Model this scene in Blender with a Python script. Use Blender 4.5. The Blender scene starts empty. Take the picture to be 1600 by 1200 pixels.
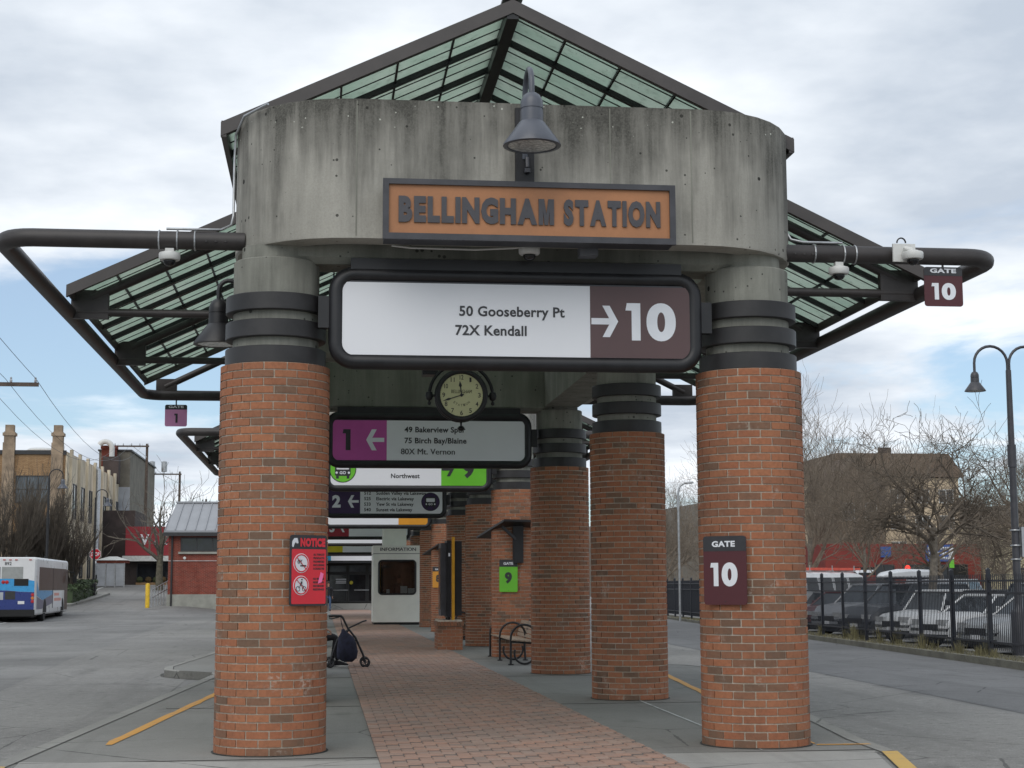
import bpy, math, random
from mathutils import Vector, Matrix
random.seed(7)
R = math.radians
SC = bpy.context.scene
COL = SC.collection

# ---------------------------------------------------------------- camera
FPX, PITCH, YAW, ROLL, EYE = 2502.0, 0.12534, 0.1179, -0.0036, 1.5
def _cam():
    cd = bpy.data.cameras.new('camera'); cam = bpy.data.objects.new('camera', cd); COL.objects.link(cam)
    fw = Vector((math.sin(YAW)*math.cos(PITCH), math.cos(YAW)*math.cos(PITCH), math.sin(PITCH)))
    r = Vector((math.cos(YAW), -math.sin(YAW), 0)); u = r.cross(fw)
    r2 = r*math.cos(ROLL)+u*math.sin(ROLL); u2 = -r*math.sin(ROLL)+u*math.cos(ROLL)
    m = Matrix((r2, u2, -fw)).transposed().to_4x4(); m.translation = (0, 0, EYE)
    cam.matrix_world = m
    cd.sensor_width = 36; cd.lens = FPX/1600*36; cd.clip_start = .1; cd.clip_end = 3000
    SC.camera = cam
_cam()

# ---------------------------------------------------------------- world, sun, exposure
SUN_EL, SUN_AZ = 42, 205          # azimuth clockwise from +Y (the colonnade's direction)
W = bpy.data.worlds.new('World'); SC.world = W; W.use_nodes = True
def _world():
    nt = W.node_tree; N = nt.nodes; L = nt.links; N.clear()
    out = N.new('ShaderNodeOutputWorld'); bg = N.new('ShaderNodeBackground'); bg.inputs[1].default_value = .1
    L.new(bg.outputs[0], out.inputs[0])
    sky = N.new('ShaderNodeTexSky'); sky.sky_type = 'NISHITA'; sky.sun_disc = False
    sky.sun_elevation = R(SUN_EL); sky.sun_rotation = R(SUN_AZ); sky.air_density = 1.0; sky.dust_density = .6; sky.ozone_density = 2.0
    tc = N.new('ShaderNodeTexCoord'); sep = N.new('ShaderNodeSeparateXYZ'); L.new(tc.outputs['Generated'], sep.inputs[0])
    def m(op, a, b=None, c=None, clamp=False):
        n = N.new('ShaderNodeMath'); n.operation = op; n.use_clamp = clamp
        for i, v in enumerate((a, b, c)):
            if v is None: continue
            if isinstance(v, (int, float)): n.inputs[i].default_value = v
            else: L.new(v, n.inputs[i])
        return n.outputs[0]
    zc = m('MAXIMUM', sep.outputs[2], 0.0); d = m('ADD', zc, .13)
    px = m('DIVIDE', sep.outputs[0], d); py = m('DIVIDE', sep.outputs[1], d)
    cv = N.new('ShaderNodeCombineXYZ'); L.new(px, cv.inputs[0]); L.new(py, cv.inputs[1])
    def noise(scale, det, rough, off, dist=0.0):
        mp = N.new('ShaderNodeMapping'); mp.inputs['Location'].default_value = off; L.new(cv.outputs[0], mp.inputs[0])
        n = N.new('ShaderNodeTexNoise'); n.inputs['Scale'].default_value = scale; n.inputs['Detail'].default_value = det
        n.inputs['Roughness'].default_value = rough; n.inputs['Distortion'].default_value = dist
        L.new(mp.outputs[0], n.inputs[0]); return n.outputs[0]
    def rng(v, a, b, c=0., e=1., smooth=True):
        n = N.new('ShaderNodeMapRange'); n.interpolation_type = 'SMOOTHSTEP' if smooth else 'LINEAR'
        L.new(v, n.inputs[0])
        for i, q in enumerate((a, b, c, e)): n.inputs[i+1].default_value = q
        return n.outputs[0]
    n1 = noise(.85, 8, .56, SKY_OFF1, .3); n2 = noise(.55, 6, .55, SKY_OFF2); n3 = noise(2.4, 6, .6, (1.7, 5.2, 0))
    # a cloud deck that is closed overhead and broken towards the horizon
    cover = rng(zc, .15, .32, 0., .22)
    dens = m('ADD', n1, cover)
    mask = rng(dens, .43, .55)
    tone = m('SUBTRACT', m('ADD', m('MULTIPLY', n2, .8), m('MULTIPLY', n3, .2)), rng(zc, .16, .36, 0., .045))
    ramp = N.new('ShaderNodeValToRGB'); L.new(tone, ramp.inputs[0])
    e = ramp.color_ramp.elements
    e[0].position = .40; e[0].color = (4.3, 4.85, 5.6, 1); e[1].position = .59; e[1].color = (8.9, 9.2, 9.5, 1)
    thin = N.new('ShaderNodeMixRGB'); thin.inputs[0].default_value = .24; thin.inputs[2].default_value = (8.2, 8.8, 9.4, 1)
    gain = N.new('ShaderNodeMixRGB'); gain.blend_type = 'MULTIPLY'; gain.inputs[0].default_value = 1; gain.inputs[2].default_value = (.56, .70, .80, 1)
    L.new(sky.outputs[0], gain.inputs[1]); L.new(gain.outputs[0], thin.inputs[1])
    mix = N.new('ShaderNodeMixRGB'); L.new(mask, mix.inputs[0]); L.new(thin.outputs[0], mix.inputs[1]); L.new(ramp.outputs[0], mix.inputs[2])
    L.new(mix.outputs[0], bg.inputs[0])
SKY_OFF1 = (3.1, .7, 0); SKY_OFF2 = (.4, 2.9, 0)
_world()
sd = bpy.data.lights.new('sun', 'SUN'); sd.energy = .9; sd.angle = R(50); sd.color = (1, .95, .88)
so = bpy.data.objects.new('sun', sd); COL.objects.link(so)
_az = R(SUN_AZ); _el = R(SUN_EL)
_to = Vector((math.sin(_az)*math.cos(_el), math.cos(_az)*math.cos(_el), math.sin(_el)))
so.rotation_euler = (-_to).to_track_quat('-Z', 'Y').to_euler(); so.location = (0, 0, 40)
SC.view_settings.view_transform = 'Standard'; SC.view_settings.look = 'None'; SC.view_settings.gamma = 1
SC.view_settings.exposure = 0.42; SC.view_settings.use_curve_mapping = False
SC.render.engine = 'CYCLES'
SC.cycles.max_bounces = 6; SC.cycles.diffuse_bounces = 4; SC.cycles.transparent_max_bounces = 8
SC.cycles.use_denoising = True; SC.cycles.sample_clamp_indirect = 5

# ---------------------------------------------------------------- helpers
def tag(o, label=None, cat=None, group=None, kind=None):
    for k, v in (('label', label), ('category', cat), ('group', group), ('kind', kind)):
        if v: o[k] = v
    return o
def thing(name, loc, label, cat, group=None, rz=0.):
    o = bpy.data.objects.new(name, None); COL.objects.link(o); o.location = loc; o.rotation_euler = (0, 0, rz)
    o.empty_display_size = .2
    return tag(o, label, cat, group, 'thing')
def link(name, mesh, parent=None, loc=None, rot=None):
    o = bpy.data.objects.new(name, mesh); COL.objects.link(o)
    if parent is not None: o.parent = parent
    if loc is not None: o.location = loc
    if rot is not None: o.rotation_euler = rot
    return o
def copy_tree(o, parent=None):
    c = o.copy(); COL.objects.link(c); c.parent = parent
    for ch in o.children: copy_tree(ch, c)
    return c

class MB:
    def __init__(s): s.v = []; s.f = []; s.xf = None
    def _p(s, p):
        return tuple(s.xf @ Vector(p)) if s.xf is not None else tuple(p)
    def add(s, vs, fs):
        b = len(s.v); s.v += [s._p(p) for p in vs]; s.f += [tuple(i+b for i in f) for f in fs]; return s
    def box(s, x0, x1, y0, y1, z0, z1):
        return s.add([(x0,y0,z0),(x1,y0,z0),(x1,y1,z0),(x0,y1,z0),(x0,y0,z1),(x1,y0,z1),(x1,y1,z1),(x0,y1,z1)],
                     [(0,3,2,1),(4,5,6,7),(0,1,5,4),(1,2,6,5),(2,3,7,6),(3,0,4,7)])
    def bar(s, a, b, w, h, up=(0, 0, 1)):
        a = Vector(a); b = Vector(b); d = (b-a).normalized(); u = Vector(up)
        x = d.cross(u)
        if x.length < 1e-4: x = d.cross(Vector((1, 0, 0)))
        x.normalize(); u = x.cross(d).normalized(); x *= w/2; u *= h/2
        vs = [tuple(p+q) for p in (a, b) for q in (-x-u, x-u, x+u, -x+u)]
        return s.add(vs, [(0,1,2,3),(7,6,5,4),(0,4,5,1),(1,5,6,2),(2,6,7,3),(3,7,4,0)])
    def tube(s, pts, r, n=10, closed=False, caps=True):
        pts = [Vector(p) for p in pts]; m = len(pts); rs = r if isinstance(r, (list, tuple)) else [r]*m
        vs = []; fs = []; prev = None
        for i, p in enumerate(pts):
            if closed: d = pts[(i+1) % m]-pts[i-1]
            else: d = pts[min(i+1, m-1)]-pts[max(i-1, 0)]
            d.normalize()
            if prev is None:
                x = d.cross(Vector((0, 0, 1)))
                if x.length < 1e-3: x = d.cross(Vector((1, 0, 0)))
            else: x = prev-d*prev.dot(d)
            x.normalize(); prev = x; y = d.cross(x)
            for k in range(n):
                a = 2*math.pi*k/n; vs.append(tuple(p+(x*math.cos(a)+y*math.sin(a))*rs[i]))
        for i in range(m if closed else m-1):
            j = (i+1) % m
            for k in range(n):
                l = (k+1) % n; fs.append((i*n+k, i*n+l, j*n+l, j*n+k))
        if caps and not closed: fs += [tuple(reversed(range(n))), tuple((m-1)*n+k for k in range(n))]
        return s.add(vs, fs)
    def lathe(s, prof, n=20, c=(0, 0, 0)):
        vs = []; fs = []; m = len(prof)
        for r, z in prof:
            for k in range(n):
                a = 2*math.pi*k/n; vs.append((c[0]+r*math.cos(a), c[1]+r*math.sin(a), c[2]+z))
        for i in range(m-1):
            for k in range(n):
                l = (k+1) % n; fs.append((i*n+k, i*n+l, (i+1)*n+l, (i+1)*n+k))
        if prof[0][0] > 1e-4: fs.append(tuple(reversed(range(n))))
        if prof[-1][0] > 1e-4: fs.append(tuple((m-1)*n+k for k in range(n)))
        return s.add(vs, fs)
    def prism(s, poly, a, b, axis='z'):
        n = len(poly)
        def pt(p, h): return (p[0], p[1], h) if axis == 'z' else ((p[0], h, p[1]) if axis == 'y' else (h, p[0], p[1]))
        vs = [pt(p, a) for p in poly]+[pt(p, b) for p in poly]
        fs = [tuple(reversed(range(n))), tuple(range(n, 2*n))]+[(i, (i+1) % n, n+(i+1) % n, n+i) for i in range(n)]
        return s.add(vs, fs)
    def loft(s, rings, caps=True, closed=True):
        n = len(rings[0]); vs = [p for r in rings for p in r]; fs = []
        for i in range(len(rings)-1):
            for k in range(n if closed else n-1):
                l = (k+1) % n; fs.append((i*n+k, i*n+l, (i+1)*n+l, (i+1)*n+k))
        if caps: fs += [tuple(reversed(range(n))), tuple((len(rings)-1)*n+k for k in range(n))]
        return s.add(vs, fs)
    def mesh(s, name, mat=None, smooth=False, fix=True):
        me = bpy.data.meshes.new(name); me.from_pydata(s.v, [], s.f)
        if mat is not None:
            for q in (mat if isinstance(mat, (list, tuple)) else [mat]): me.materials.append(q)
        if fix:
            import bmesh
            bm = bmesh.new(); bm.from_mesh(me); bmesh.ops.recalc_face_normals(bm, faces=bm.faces); bm.to_mesh(me); bm.free()
        if smooth is True: me.polygons.foreach_set('use_smooth', [True]*len(me.polygons))
        elif smooth: me.polygons.foreach_set('use_smooth', [True]*len(me.polygons)); me.set_sharp_from_angle(angle=R(smooth))
        return me
    def build(s, name, mat, parent=None, smooth=False, loc=None, rot=None, fix=True):
        return link(name, s.mesh(name, mat, smooth, fix), parent, loc, rot)
def rrect(x0, x1, z0, z1, r, n=5):
    out = []
    for cx, cz, a0 in ((x1-r, z0+r, -90), (x1-r, z1-r, 0), (x0+r, z1-r, 90), (x0+r, z0+r, 180)):
        for i in range(n+1):
            a = R(a0+90*i/n); out.append((cx+r*math.cos(a), cz+r*math.sin(a)))
    return out
def disc(cx, cz, r, n=28): return [(cx+r*math.cos(2*math.pi*i/n), cz+r*math.sin(2*math.pi*i/n)) for i in range(n)]
def sstep(a, b, x):
    t = min(1, max(0, (x-a)/(b-a))); return t*t*(3-2*t)
def arc(c, r, a0, a1, n, plane='xy'):
    out = []
    for i in range(n+1):
        a = R(a0+(a1-a0)*i/n); p = (r*math.cos(a), r*math.sin(a))
        out.append((c[0]+p[0], c[1]+p[1], c[2]) if plane == 'xy' else ((c[0]+p[0], c[1], c[2]+p[1]) if plane == 'xz' else (c[0], c[1]+p[0], c[2]+p[1])))
    return out

# ---------------------------------------------------------------- materials
def rgb(*h):      # sRGB 0-255 to linear
    return tuple((c/255/12.92 if c/255 <= .04045 else ((c/255+.055)/1.055)**2.4) for c in h)
class NT:
    def __init__(s, name):
        s.m = bpy.data.materials.new(name); s.m.use_nodes = True; s.t = s.m.node_tree; s.N = s.t.nodes; s.L = s.t.links
        s.b = s.N['Principled BSDF']; s._pos = None
    def new(s, t, **kw):
        n = s.N.new(t)
        for k, v in kw.items(): setattr(n, k, v)
        return n
    def pos(s):
        if s._pos is None: s._pos = s.new('ShaderNodeNewGeometry').outputs['Position']
        return s._pos
    def inp(s, sock, v):
        if isinstance(v, (int, float)): sock.default_value = v
        elif isinstance(v, tuple): sock.default_value = v if len(v) == 4 or sock.type == 'VECTOR' else (*v, 1)
        else: s.L.new(v, sock)
    def math(s, op, a, b=0., clamp=False):
        n = s.new('ShaderNodeMath', operation=op, use_clamp=clamp); s.inp(n.inputs[0], a); s.inp(n.inputs[1], b); return n.outputs[0]
    def noise(s, scale=5., det=4., rough=.55, stretch=None, dist=0., coord=None):
        v = coord if coord is not None else s.pos()
        if stretch:
            mp = s.new('ShaderNodeMapping'); mp.inputs['Scale'].default_value = stretch; s.L.new(v, mp.inputs[0]); v = mp.outputs[0]
        n = s.new('ShaderNodeTexNoise'); s.L.new(v, n.inputs['Vector'])
        n.inputs['Scale'].default_value = scale; n.inputs['Detail'].default_value = det; n.inputs['Roughness'].default_value = rough
        n.inputs['Distortion'].default_value = dist
        return n.outputs[0]
    def voro(s, scale, feature='F1', stretch=None, out='Distance'):
        v = s.pos()
        if stretch:
            mp = s.new('ShaderNodeMapping'); mp.inputs['Scale'].default_value = stretch; s.L.new(v, mp.inputs[0]); v = mp.outputs[0]
        n = s.new('ShaderNodeTexVoronoi', feature=feature); s.L.new(v, n.inputs['Vector']); n.inputs['Scale'].default_value = scale
        return n.outputs[out]
    def rng(s, v, a, b, c=0., d=1.):
        n = s.new('ShaderNodeMapRange'); s.inp(n.inputs[0], v)
        for i, q in enumerate((a, b, c, d)): n.inputs[i+1].default_value = q
        n.interpolation_type = 'SMOOTHSTEP'; return n.outputs[0]
    def mix(s, f, a, b, mode='MIX'):
        n = s.new('ShaderNodeMixRGB', blend_type=mode); s.inp(n.inputs[0], f); s.inp(n.inputs[1], a); s.inp(n.inputs[2], b); return n.outputs[0]
    def ramp(s, v, stops, const=False):
        n = s.new('ShaderNodeValToRGB'); s.inp(n.inputs[0], v); cr = n.color_ramp
        if const: cr.interpolation = 'CONSTANT'
        while len(cr.elements) < len(stops): cr.elements.new(.5)
        for e, (p, c) in zip(cr.elements, stops): e.position = p; e.color = (*c, 1)
        return n.outputs[0]
    def bump(s, h, strength=.3, dist=.01):
        n = s.new('ShaderNodeBump'); n.inputs['Strength'].default_value = strength; n.inputs['Distance'].default_value = dist
        s.L.new(h, n.inputs['Height']); s.L.new(n.outputs[0], s.b.inputs['Normal'])
    def out(s, col=None, rough=.6, metal=0., spec=.5):
        if col is not None: s.inp(s.b.inputs['Base Color'], col)
        s.inp(s.b.inputs['Roughness'], rough); s.b.inputs['Metallic'].default_value = metal; s.b.inputs['Specular IOR Level'].default_value = spec
        return s.m
def plain(name, c, rough=.6, var=.16, scale=6., metal=0., spec=.5, bump=0., det=5, fine=0., stretch=None):
    t = NT(name); n = t.noise(scale, det, .6, stretch)
    f = t.rng(n, .3, .7)
    if fine:
        g = t.noise(scale*25, 2, .6); f = t.math('ADD', t.math('MULTIPLY', f, 1-fine), t.math('MULTIPLY', t.rng(g, .3, .7), fine))
    lo = tuple(x*(1-var) for x in c); hi = tuple(min(1, x*(1+var)) for x in c)
    if bump: t.bump(n if not fine else f, bump, .01)
    rr = t.math('ADD', t.math('MULTIPLY', n, .2), rough-.1)
    return t.out(t.mix(f, lo, hi), rr, metal, spec)
Mt = {}
def brick_mat(name, dim=1., pale=0.):
    t = NT(name)
    oi = t.new('ShaderNodeObjectInfo').outputs['Random']; isl = t.new('ShaderNodeNewGeometry').outputs['Random Per Island']
    r = t.math('FRACT', t.math('ADD', oi, isl))
    fl = t.noise(3.2, 3, .6)
    r2 = t.math('ADD', r, t.math('MULTIPLY', t.math('SUBTRACT', fl, .5), .34), True)
    o = lambda *c: tuple(x*dim for x in rgb(*c))
    col = t.ramp(r2, [(0, o(168, 113, 83)), (.25, o(158, 102, 75)), (.48, o(164, 111, 82)), (.68, o(151, 102, 77)), (.82, o(141, 101, 79)), (.93, o(129, 98, 79)), (1, o(114, 93, 78))])
    g = t.noise(38, 4, .7); col = t.mix(t.math('MULTIPLY', t.rng(g, .35, .75), .38), col, o(96, 66, 50))
    soot = t.noise(.9, 5, .6, (1, 1, .45)); col = t.mix(t.rng(soot, .50, .78, 0, .5), col, o(84, 66, 56))
    ef = t.math('MULTIPLY', t.rng(t.noise(2.3, 6, .7), .56, .70), t.rng(t.noise(30, 3, .7), .48, .6))
    col = t.mix(t.math('MULTIPLY', ef, .5), col, rgb(205, 196, 186))
    t.bump(t.noise(90, 4, .7), .35, .004)
    return t.out(col, .85, 0, .25)
Mt['brick'] = brick_mat('brick_clay')
def mortar():
    t = NT('mortar'); n = t.noise(14, 6, .7); w = t.noise(1.6, 5, .65)
    c = t.mix(t.rng(n, .3, .7), rgb(176, 166, 150), rgb(202, 194, 180)); c = t.mix(t.rng(w, .52, .7), c, rgb(214, 208, 198))
    t.bump(t.noise(70, 3, .7), .4, .004); return t.out(c, .95, 0, .1)
Mt['mortar'] = mortar()
def concrete(name, light, dark, streak=.75, pits=True, top=None, lichen=False, warm=0.):
    t = NT(name)
    s1 = t.noise(1.0, 7, .62, (3.2, 3.2, .42)); s2 = t.noise(1.0, 6, .7, (15, 15, .9)); blot = t.noise(1.3, 6, .6)
    f = t.math('ADD', t.math('MULTIPLY', s1, .50), t.math('ADD', t.math('MULTIPLY', s2, .2), t.math('MULTIPLY', blot, .30)))
    if top is not None: f = t.math('ADD', t.math('MULTIPLY', t.math('SUBTRACT', f, .5), 1.15), .5)
    if top is not None:      # weather soiling washed down from the exposed top edge in streaks
        sep = t.new('ShaderNodeSeparateXYZ'); t.L.new(t.pos(), sep.inputs[0])
        h = t.math('MULTIPLY', t.math('SUBTRACT', sep.outputs[2], top[0]), 1/(top[1]-top[0]), True)
        f = t.math('SUBTRACT', t.math('ADD', f, .13), t.math('MULTIPLY', h, .28))
    col = t.ramp(f, [(.34, dark), (.47, tuple((a*.45+b*.55) for a, b in zip(light, dark))), (.56, tuple((a*.8+b*.2) for a, b in zip(light, dark))), (.68, light)])
    fine = t.noise(60, 4, .7); col = t.mix(t.math('MULTIPLY', t.rng(fine, .35, .7), .35), col, tuple(x*.6 for x in light))
    if pits:
        v = t.voro(11, out='Distance'); rr = t.noise(3.1, 2, .5); thr = t.math('MULTIPLY', t.rng(rr, .40, .70), .20)
        p = t.math('LESS_THAN', v, thr); col = t.mix(t.math('MULTIPLY', p, .8), col, tuple(x*.3 for x in dark))
        v2 = t.voro(2.3); p2 = t.math('LESS_THAN', v2, .06); col = t.mix(t.math('MULTIPLY', p2, .9), col, (.012, .012, .011))
    if lichen:
        v3 = t.voro(13.); rr3 = t.noise(1.7, 4, .7); k = t.math('MULTIPLY', t.rng(h, .55, .95), t.rng(rr3, .40, .60))
        q = t.math('LESS_THAN', t.math('ADD', v3, t.math('MULTIPLY', t.noise(40, 2, .6), .12)), t.math('MULTIPLY', k, .19)); col = t.mix(t.math('MULTIPLY', q, .85), col, rgb(196, 198, 186))
    t.bump(t.math('ADD', fine, t.math('MULTIPLY', s2, .6)), .3, .006)
    return t.out(col, .9, 0, .25)
Mt['fascia_concrete'] = concrete('weathered_concrete', rgb(172, 169, 160), rgb(74, 73, 68), top=(4.68, 6.0), lichen=True)
Mt['shaft_concrete'] = concrete('column_concrete', rgb(160, 160, 150), rgb(92, 92, 86))
Mt['beam_concrete'] = concrete('beam_concrete', rgb(150, 150, 140), rgb(104, 104, 96))
Mt['band'] = plain('black_band_steel', (.021, .020, .021), .5, .35, 3., bump=.05)
Mt['steel'] = plain('bronze_painted_steel', (.034, .029, .028), .48, .25, 4., bump=.04)
Mt['edge'] = plain('bronze_roof_edge', (.062, .054, .051), .45, .15, 2.5)
Mt['black'] = plain('black_paint', (.012, .012, .014), .42, .3, 5.)
Mt['dkgrey'] = plain('charcoal_paint', (.045, .045, .052), .4, .2, 5.)
def glazing():
    t = NT('green_roof_glazing'); n = t.noise(1.4, 5, .6); d = t.noise(9, 5, .7)
    oi = t.new('ShaderNodeObjectInfo').outputs['Random']
    c = t.mix(t.rng(n, .3, .7), (.63, .74, .66), (.75, .82, .75)); c = t.mix(t.rng(d, .50, .74, 0, .6), c, (.42, .48, .42)); lf = t.noise(26, 3, .7); c = t.mix(t.rng(lf, .64, .72, 0, .6), c, (.2, .22, .17))
    c = t.mix(t.math('MULTIPLY', oi, .22), c, (.60, .64, .58))
    tr = t.new('ShaderNodeBsdfTranslucent'); df = t.new('ShaderNodeBsdfDiffuse'); t.L.new(c, tr.inputs[0]); t.L.new(c, df.inputs[0])
    mx = t.new('ShaderNodeMixShader'); mx.inputs[0].default_value = .3; t.L.new(tr.outputs[0], mx.inputs[1]); t.L.new(df.outputs[0], mx.inputs[2])
    gl = t.new('ShaderNodeBsdfGlossy'); gl.inputs['Roughness'].default_value = .25; m2 = t.new('ShaderNodeMixShader'); m2.inputs[0].default_value = .05
    t.L.new(mx.outputs[0], m2.inputs[1]); t.L.new(gl.outputs[0], m2.inputs[2]); t.L.new(m2.outputs[0], t.N['Material Output'].inputs[0])
    return t.m
Mt['glazing'] = glazing()
def asphalt(name, base, aggregate=.25, patch=.25):
    t = NT(name); a = t.noise(.12, 7, .62); b = t.noise(.55, 6, .65, (1, .35, 1)); g = t.noise(55, 3, .75); g2 = t.voro(45)
    c = t.mix(t.rng(a, .35, .68), tuple(x*(1-patch) for x in base), tuple(x*(1+patch*.7) for x in base))
    c = t.mix(t.rng(b, .55, .74, 0, .4), c, tuple(x*.62 for x in base))
    c = t.mix(t.rng(g, .52, .72, 0, aggregate), c, tuple(min(1, x*1.9) for x in base)); c = t.mix(t.rng(g, .28, .46, aggregate*1.4, 0), c, tuple(x*.4 for x in base))
    sp = t.noise(7.5, 6, .85); c = t.mix(t.rng(sp, .54, .70, 0, aggregate*1.25), c, tuple(min(1, x*1.7) for x in base)); c = t.mix(t.rng(sp, .32, .47, aggregate*1.6, 0), c, tuple(x*.5 for x in base))
    tm = t.noise(1.0, 5, .65, (1.6, .06, 1)); c = t.mix(t.rng(tm, .52, .66, 0, .38), c, tuple(x*.66 for x in base))
    oil = t.noise(.8, 4, .6, (1, .5, 1)); c = t.mix(t.rng(oil, .60, .70, 0, .45), c, tuple(x*.5 for x in base))
    v = t.voro(.35, 'DISTANCE_TO_EDGE'); cr = t.math('LESS_THAN', t.math('ADD', v, t.math('MULTIPLY', t.noise(3, 4, .6), .02)), .0135); c = t.mix(t.math('MULTIPLY', cr, .75), c, tuple(x*.3 for x in base))
    t.bump(t.math('ADD', g, sp), .6, .012); return t.out(c, .82, 0, .35)
Mt['asphalt'] = asphalt('worn_asphalt', (.222, .218, .209), .4, .30)
Mt['pad'] = asphalt('exposed_aggregate_paving', (.245, .239, .226), .66, .2)
Mt['walk'] = asphalt('grey_sidewalk_concrete', (.24, .237, .220), .2, .2)
Mt['apron'] = asphalt('pale_apron_concrete', (.36, .352, .328), .18, .18)
Mt['kerb'] = asphalt('kerb_concrete', (.30, .295, .272), .25, .2)
def paint(name, c, wear=.5):
    t = NT(name); n = t.noise(3.2, 7, .7); g = t.noise(40, 3, .7)
    k = t.math('MULTIPLY', t.rng(n, .5, .68), wear); col = t.mix(t.math('ADD', k, t.rng(g, .6, .8, 0, .25), True), c, (.20, .20, .19)); return t.out(col, .7)
Mt['yellow_line'] = paint('worn_yellow_paint', rgb(206, 150, 62)); Mt['white_line'] = paint('worn_white_paint', rgb(196, 198, 196), .7)
Mt['kerb_yellow'] = paint('kerb_yellow_paint', rgb(198, 162, 84), .5)
def paver_mat():
    t = NT('clay_paver'); oi = t.new('ShaderNodeObjectInfo').outputs['Random']; isl = t.new('ShaderNodeNewGeometry').outputs['Random Per Island']
    r = t.math('FRACT', t.math('ADD', oi, isl)); n = t.noise(.7, 6, .6)
    col = t.ramp(r, [(0, rgb(160, 133, 119)), (.35, rgb(166, 134, 118)), (.6, rgb(150, 128, 116)), (.85, rgb(163, 140, 127)), (1, rgb(138, 122, 113))])
    col = t.mix(t.rng(n, .42, .68, 0, .6), col, rgb(138, 126, 118)); g = t.noise(50, 4, .7); col = t.mix(t.rng(g, .5, .75, 0, .3), col, rgb(90, 80, 74))
    t.bump(g, .3, .004); return t.out(col, .88, 0, .25)
Mt['paver'] = paver_mat()
Mt['joint'] = plain('paver_joint_sand', (.115, .10, .09), .95, .3, 20.)
Mt['joint_and_shade'] = plain('dark_joint_and_base_shade', (.05, .048, .044), .95, .3, 9.)
Mt['white'] = plain('sign_white', (.70, .72, .76), .35, .04, 1.5)
Mt['face'] = plain('sign_face_white', (.76, .77, .80), .32, .015, 1.0)
Mt['ink'] = plain('sign_ink', (.030, .030, .034), .45, .15)
# ================================================================ ground, street, platform
S = 6.325; XL, XR, XC, D1 = -.457, 4.135, 1.839, 15.208; UP = 19.25     # bay spacing, column rows, first gantry, unit pitch
def gz(x, y):
    return -.15 + 1.85*sstep(80, 138, y)*sstep(-3, -9, x) + .35*sstep(60, 120, y)*sstep(12, 22, x)
def ground():
    mb = MB(); xs = [-900, -300, -120, -70, -45, -30, -24] + [-20+i*1.5 for i in range(14)] + [3, 8, 12, 16, 19, 22, 27, 34, 45, 70, 120, 300, 900]
    ys = [-60, -20, 0, 6] + [10+4*i for i in range(14)] + [66+3*i for i in range(26)] + [150, 170, 200, 260, 400, 700, 1500]
    vs = [(x, y, gz(x, y)) for y in ys for x in xs]; n = len(xs)
    fs = [(j*n+i, j*n+i+1, (j+1)*n+i+1, (j+1)*n+i) for j in range(len(ys)-1) for i in range(n-1)]
    mb.add(vs, fs); o = mb.build('street', Mt['asphalt'], smooth=True); tag(o, 'worn grey asphalt street and bus lanes around the platform', kind='structure')
ground()
# platform outline: saw-tooth bus bays on both sides, rounded nose towards the viewer
def platform_outline(inset=0.):
    L = []; Rr = []
    i = inset
    # nose (right side then left side are listed from the front)
    Lp = [(-.9+i, 9.6+i*.6), (-2.0+i, 11.0), (-2.62+i, 12.6), (-2.80+i, 14.2)]
    Rp = [(3.0-i, 9.6+i*.6), (4.2-i, 11.3), (4.88-i, 12.9), (5.22-i, 14.3)]
    for k in range(5):
        y0 = 14.2+k*UP
        Lp += [(-1.84+i, y0+14.6), (-1.92+i, y0+15.0-i), (-2.55+i, y0+15.7-i), (-2.86+i, y0+16.3-i), (-2.95+i, y0+17.2)]
        Rp += [(5.30-i, y0+1.3), (7.2-i, y0+15.2), (7.0-i, y0+15.9+i), (6.0-i, y0+16.8+i), (5.25-i, y0+17.4+i), (5.15-i, y0+18.2)]
    yE = 14.2+5*UP+1
    return [(1.0, 9.2+i)] + Rp + [(5.6-i, yE), (-2.9+i, yE)] + list(reversed(Lp))
def flat(poly, z, name, mat, parent=None, z0=None):
    mb = MB()
    if z0 is None: mb.add([(x, y, z) for x, y in poly], [tuple(range(len(poly)))])
    else: mb.prism(poly, z0, z)
    return mb.build(name, mat, parent)
Mt['gutter'] = asphalt('dirty_shaded_gutter', (.10, .097, .088), .5, .4); Mt['kerb_face'] = asphalt('grimy_shaded_kerb_face', (.15, .146, .132), .4, .35)
out_p = platform_outline(0.); in_p = platform_outline(.17)
kb = MB(); n = len(out_p)
vs = [(x, y, -.2) for x, y in out_p]+[(x, y, -.02) for x, y in out_p]+[(x+(X-x)*.12, y+(Y-y)*.12, .0) for (x, y), (X, Y) in zip(out_p, in_p)]+[(x, y, .0) for x, y in in_p]+[(x, y, -.2) for x, y in in_p]
fs = [(a*n+k, a*n+(k+1) % n, (a+1)*n+(k+1) % n, (a+1)*n+k) for a in range(4) for k in range(n)]
kb.add(vs, fs); o = kb.build('platform_kerb', [Mt['kerb'], Mt['kerb_face']]); [setattr(q, 'material_index', 1) for q in o.data.polygons if abs(q.normal.z) < .3]; tag(o, 'pale concrete kerb edging the saw-tooth platform', kind='structure')  # upright faces darker: grime plus the step's shade put into the colour
o = flat(in_p, -.004, 'platform', Mt['walk'], z0=-.2); tag(o, 'grey concrete bus platform running under the canopies', kind='structure')
jb = MB(); j2 = platform_outline(.185); jb.add([(x, y, .0008) for x, y in in_p]+[(x, y, .0008) for x, y in j2], [(k, (k+1) % n, n+(k+1) % n, n+k) for k in range(n)]); tag(jb.build('kerb_joint', Mt['joint_and_shade'], fix=False), 'dark joint between kerb and platform', kind='structure')
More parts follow.
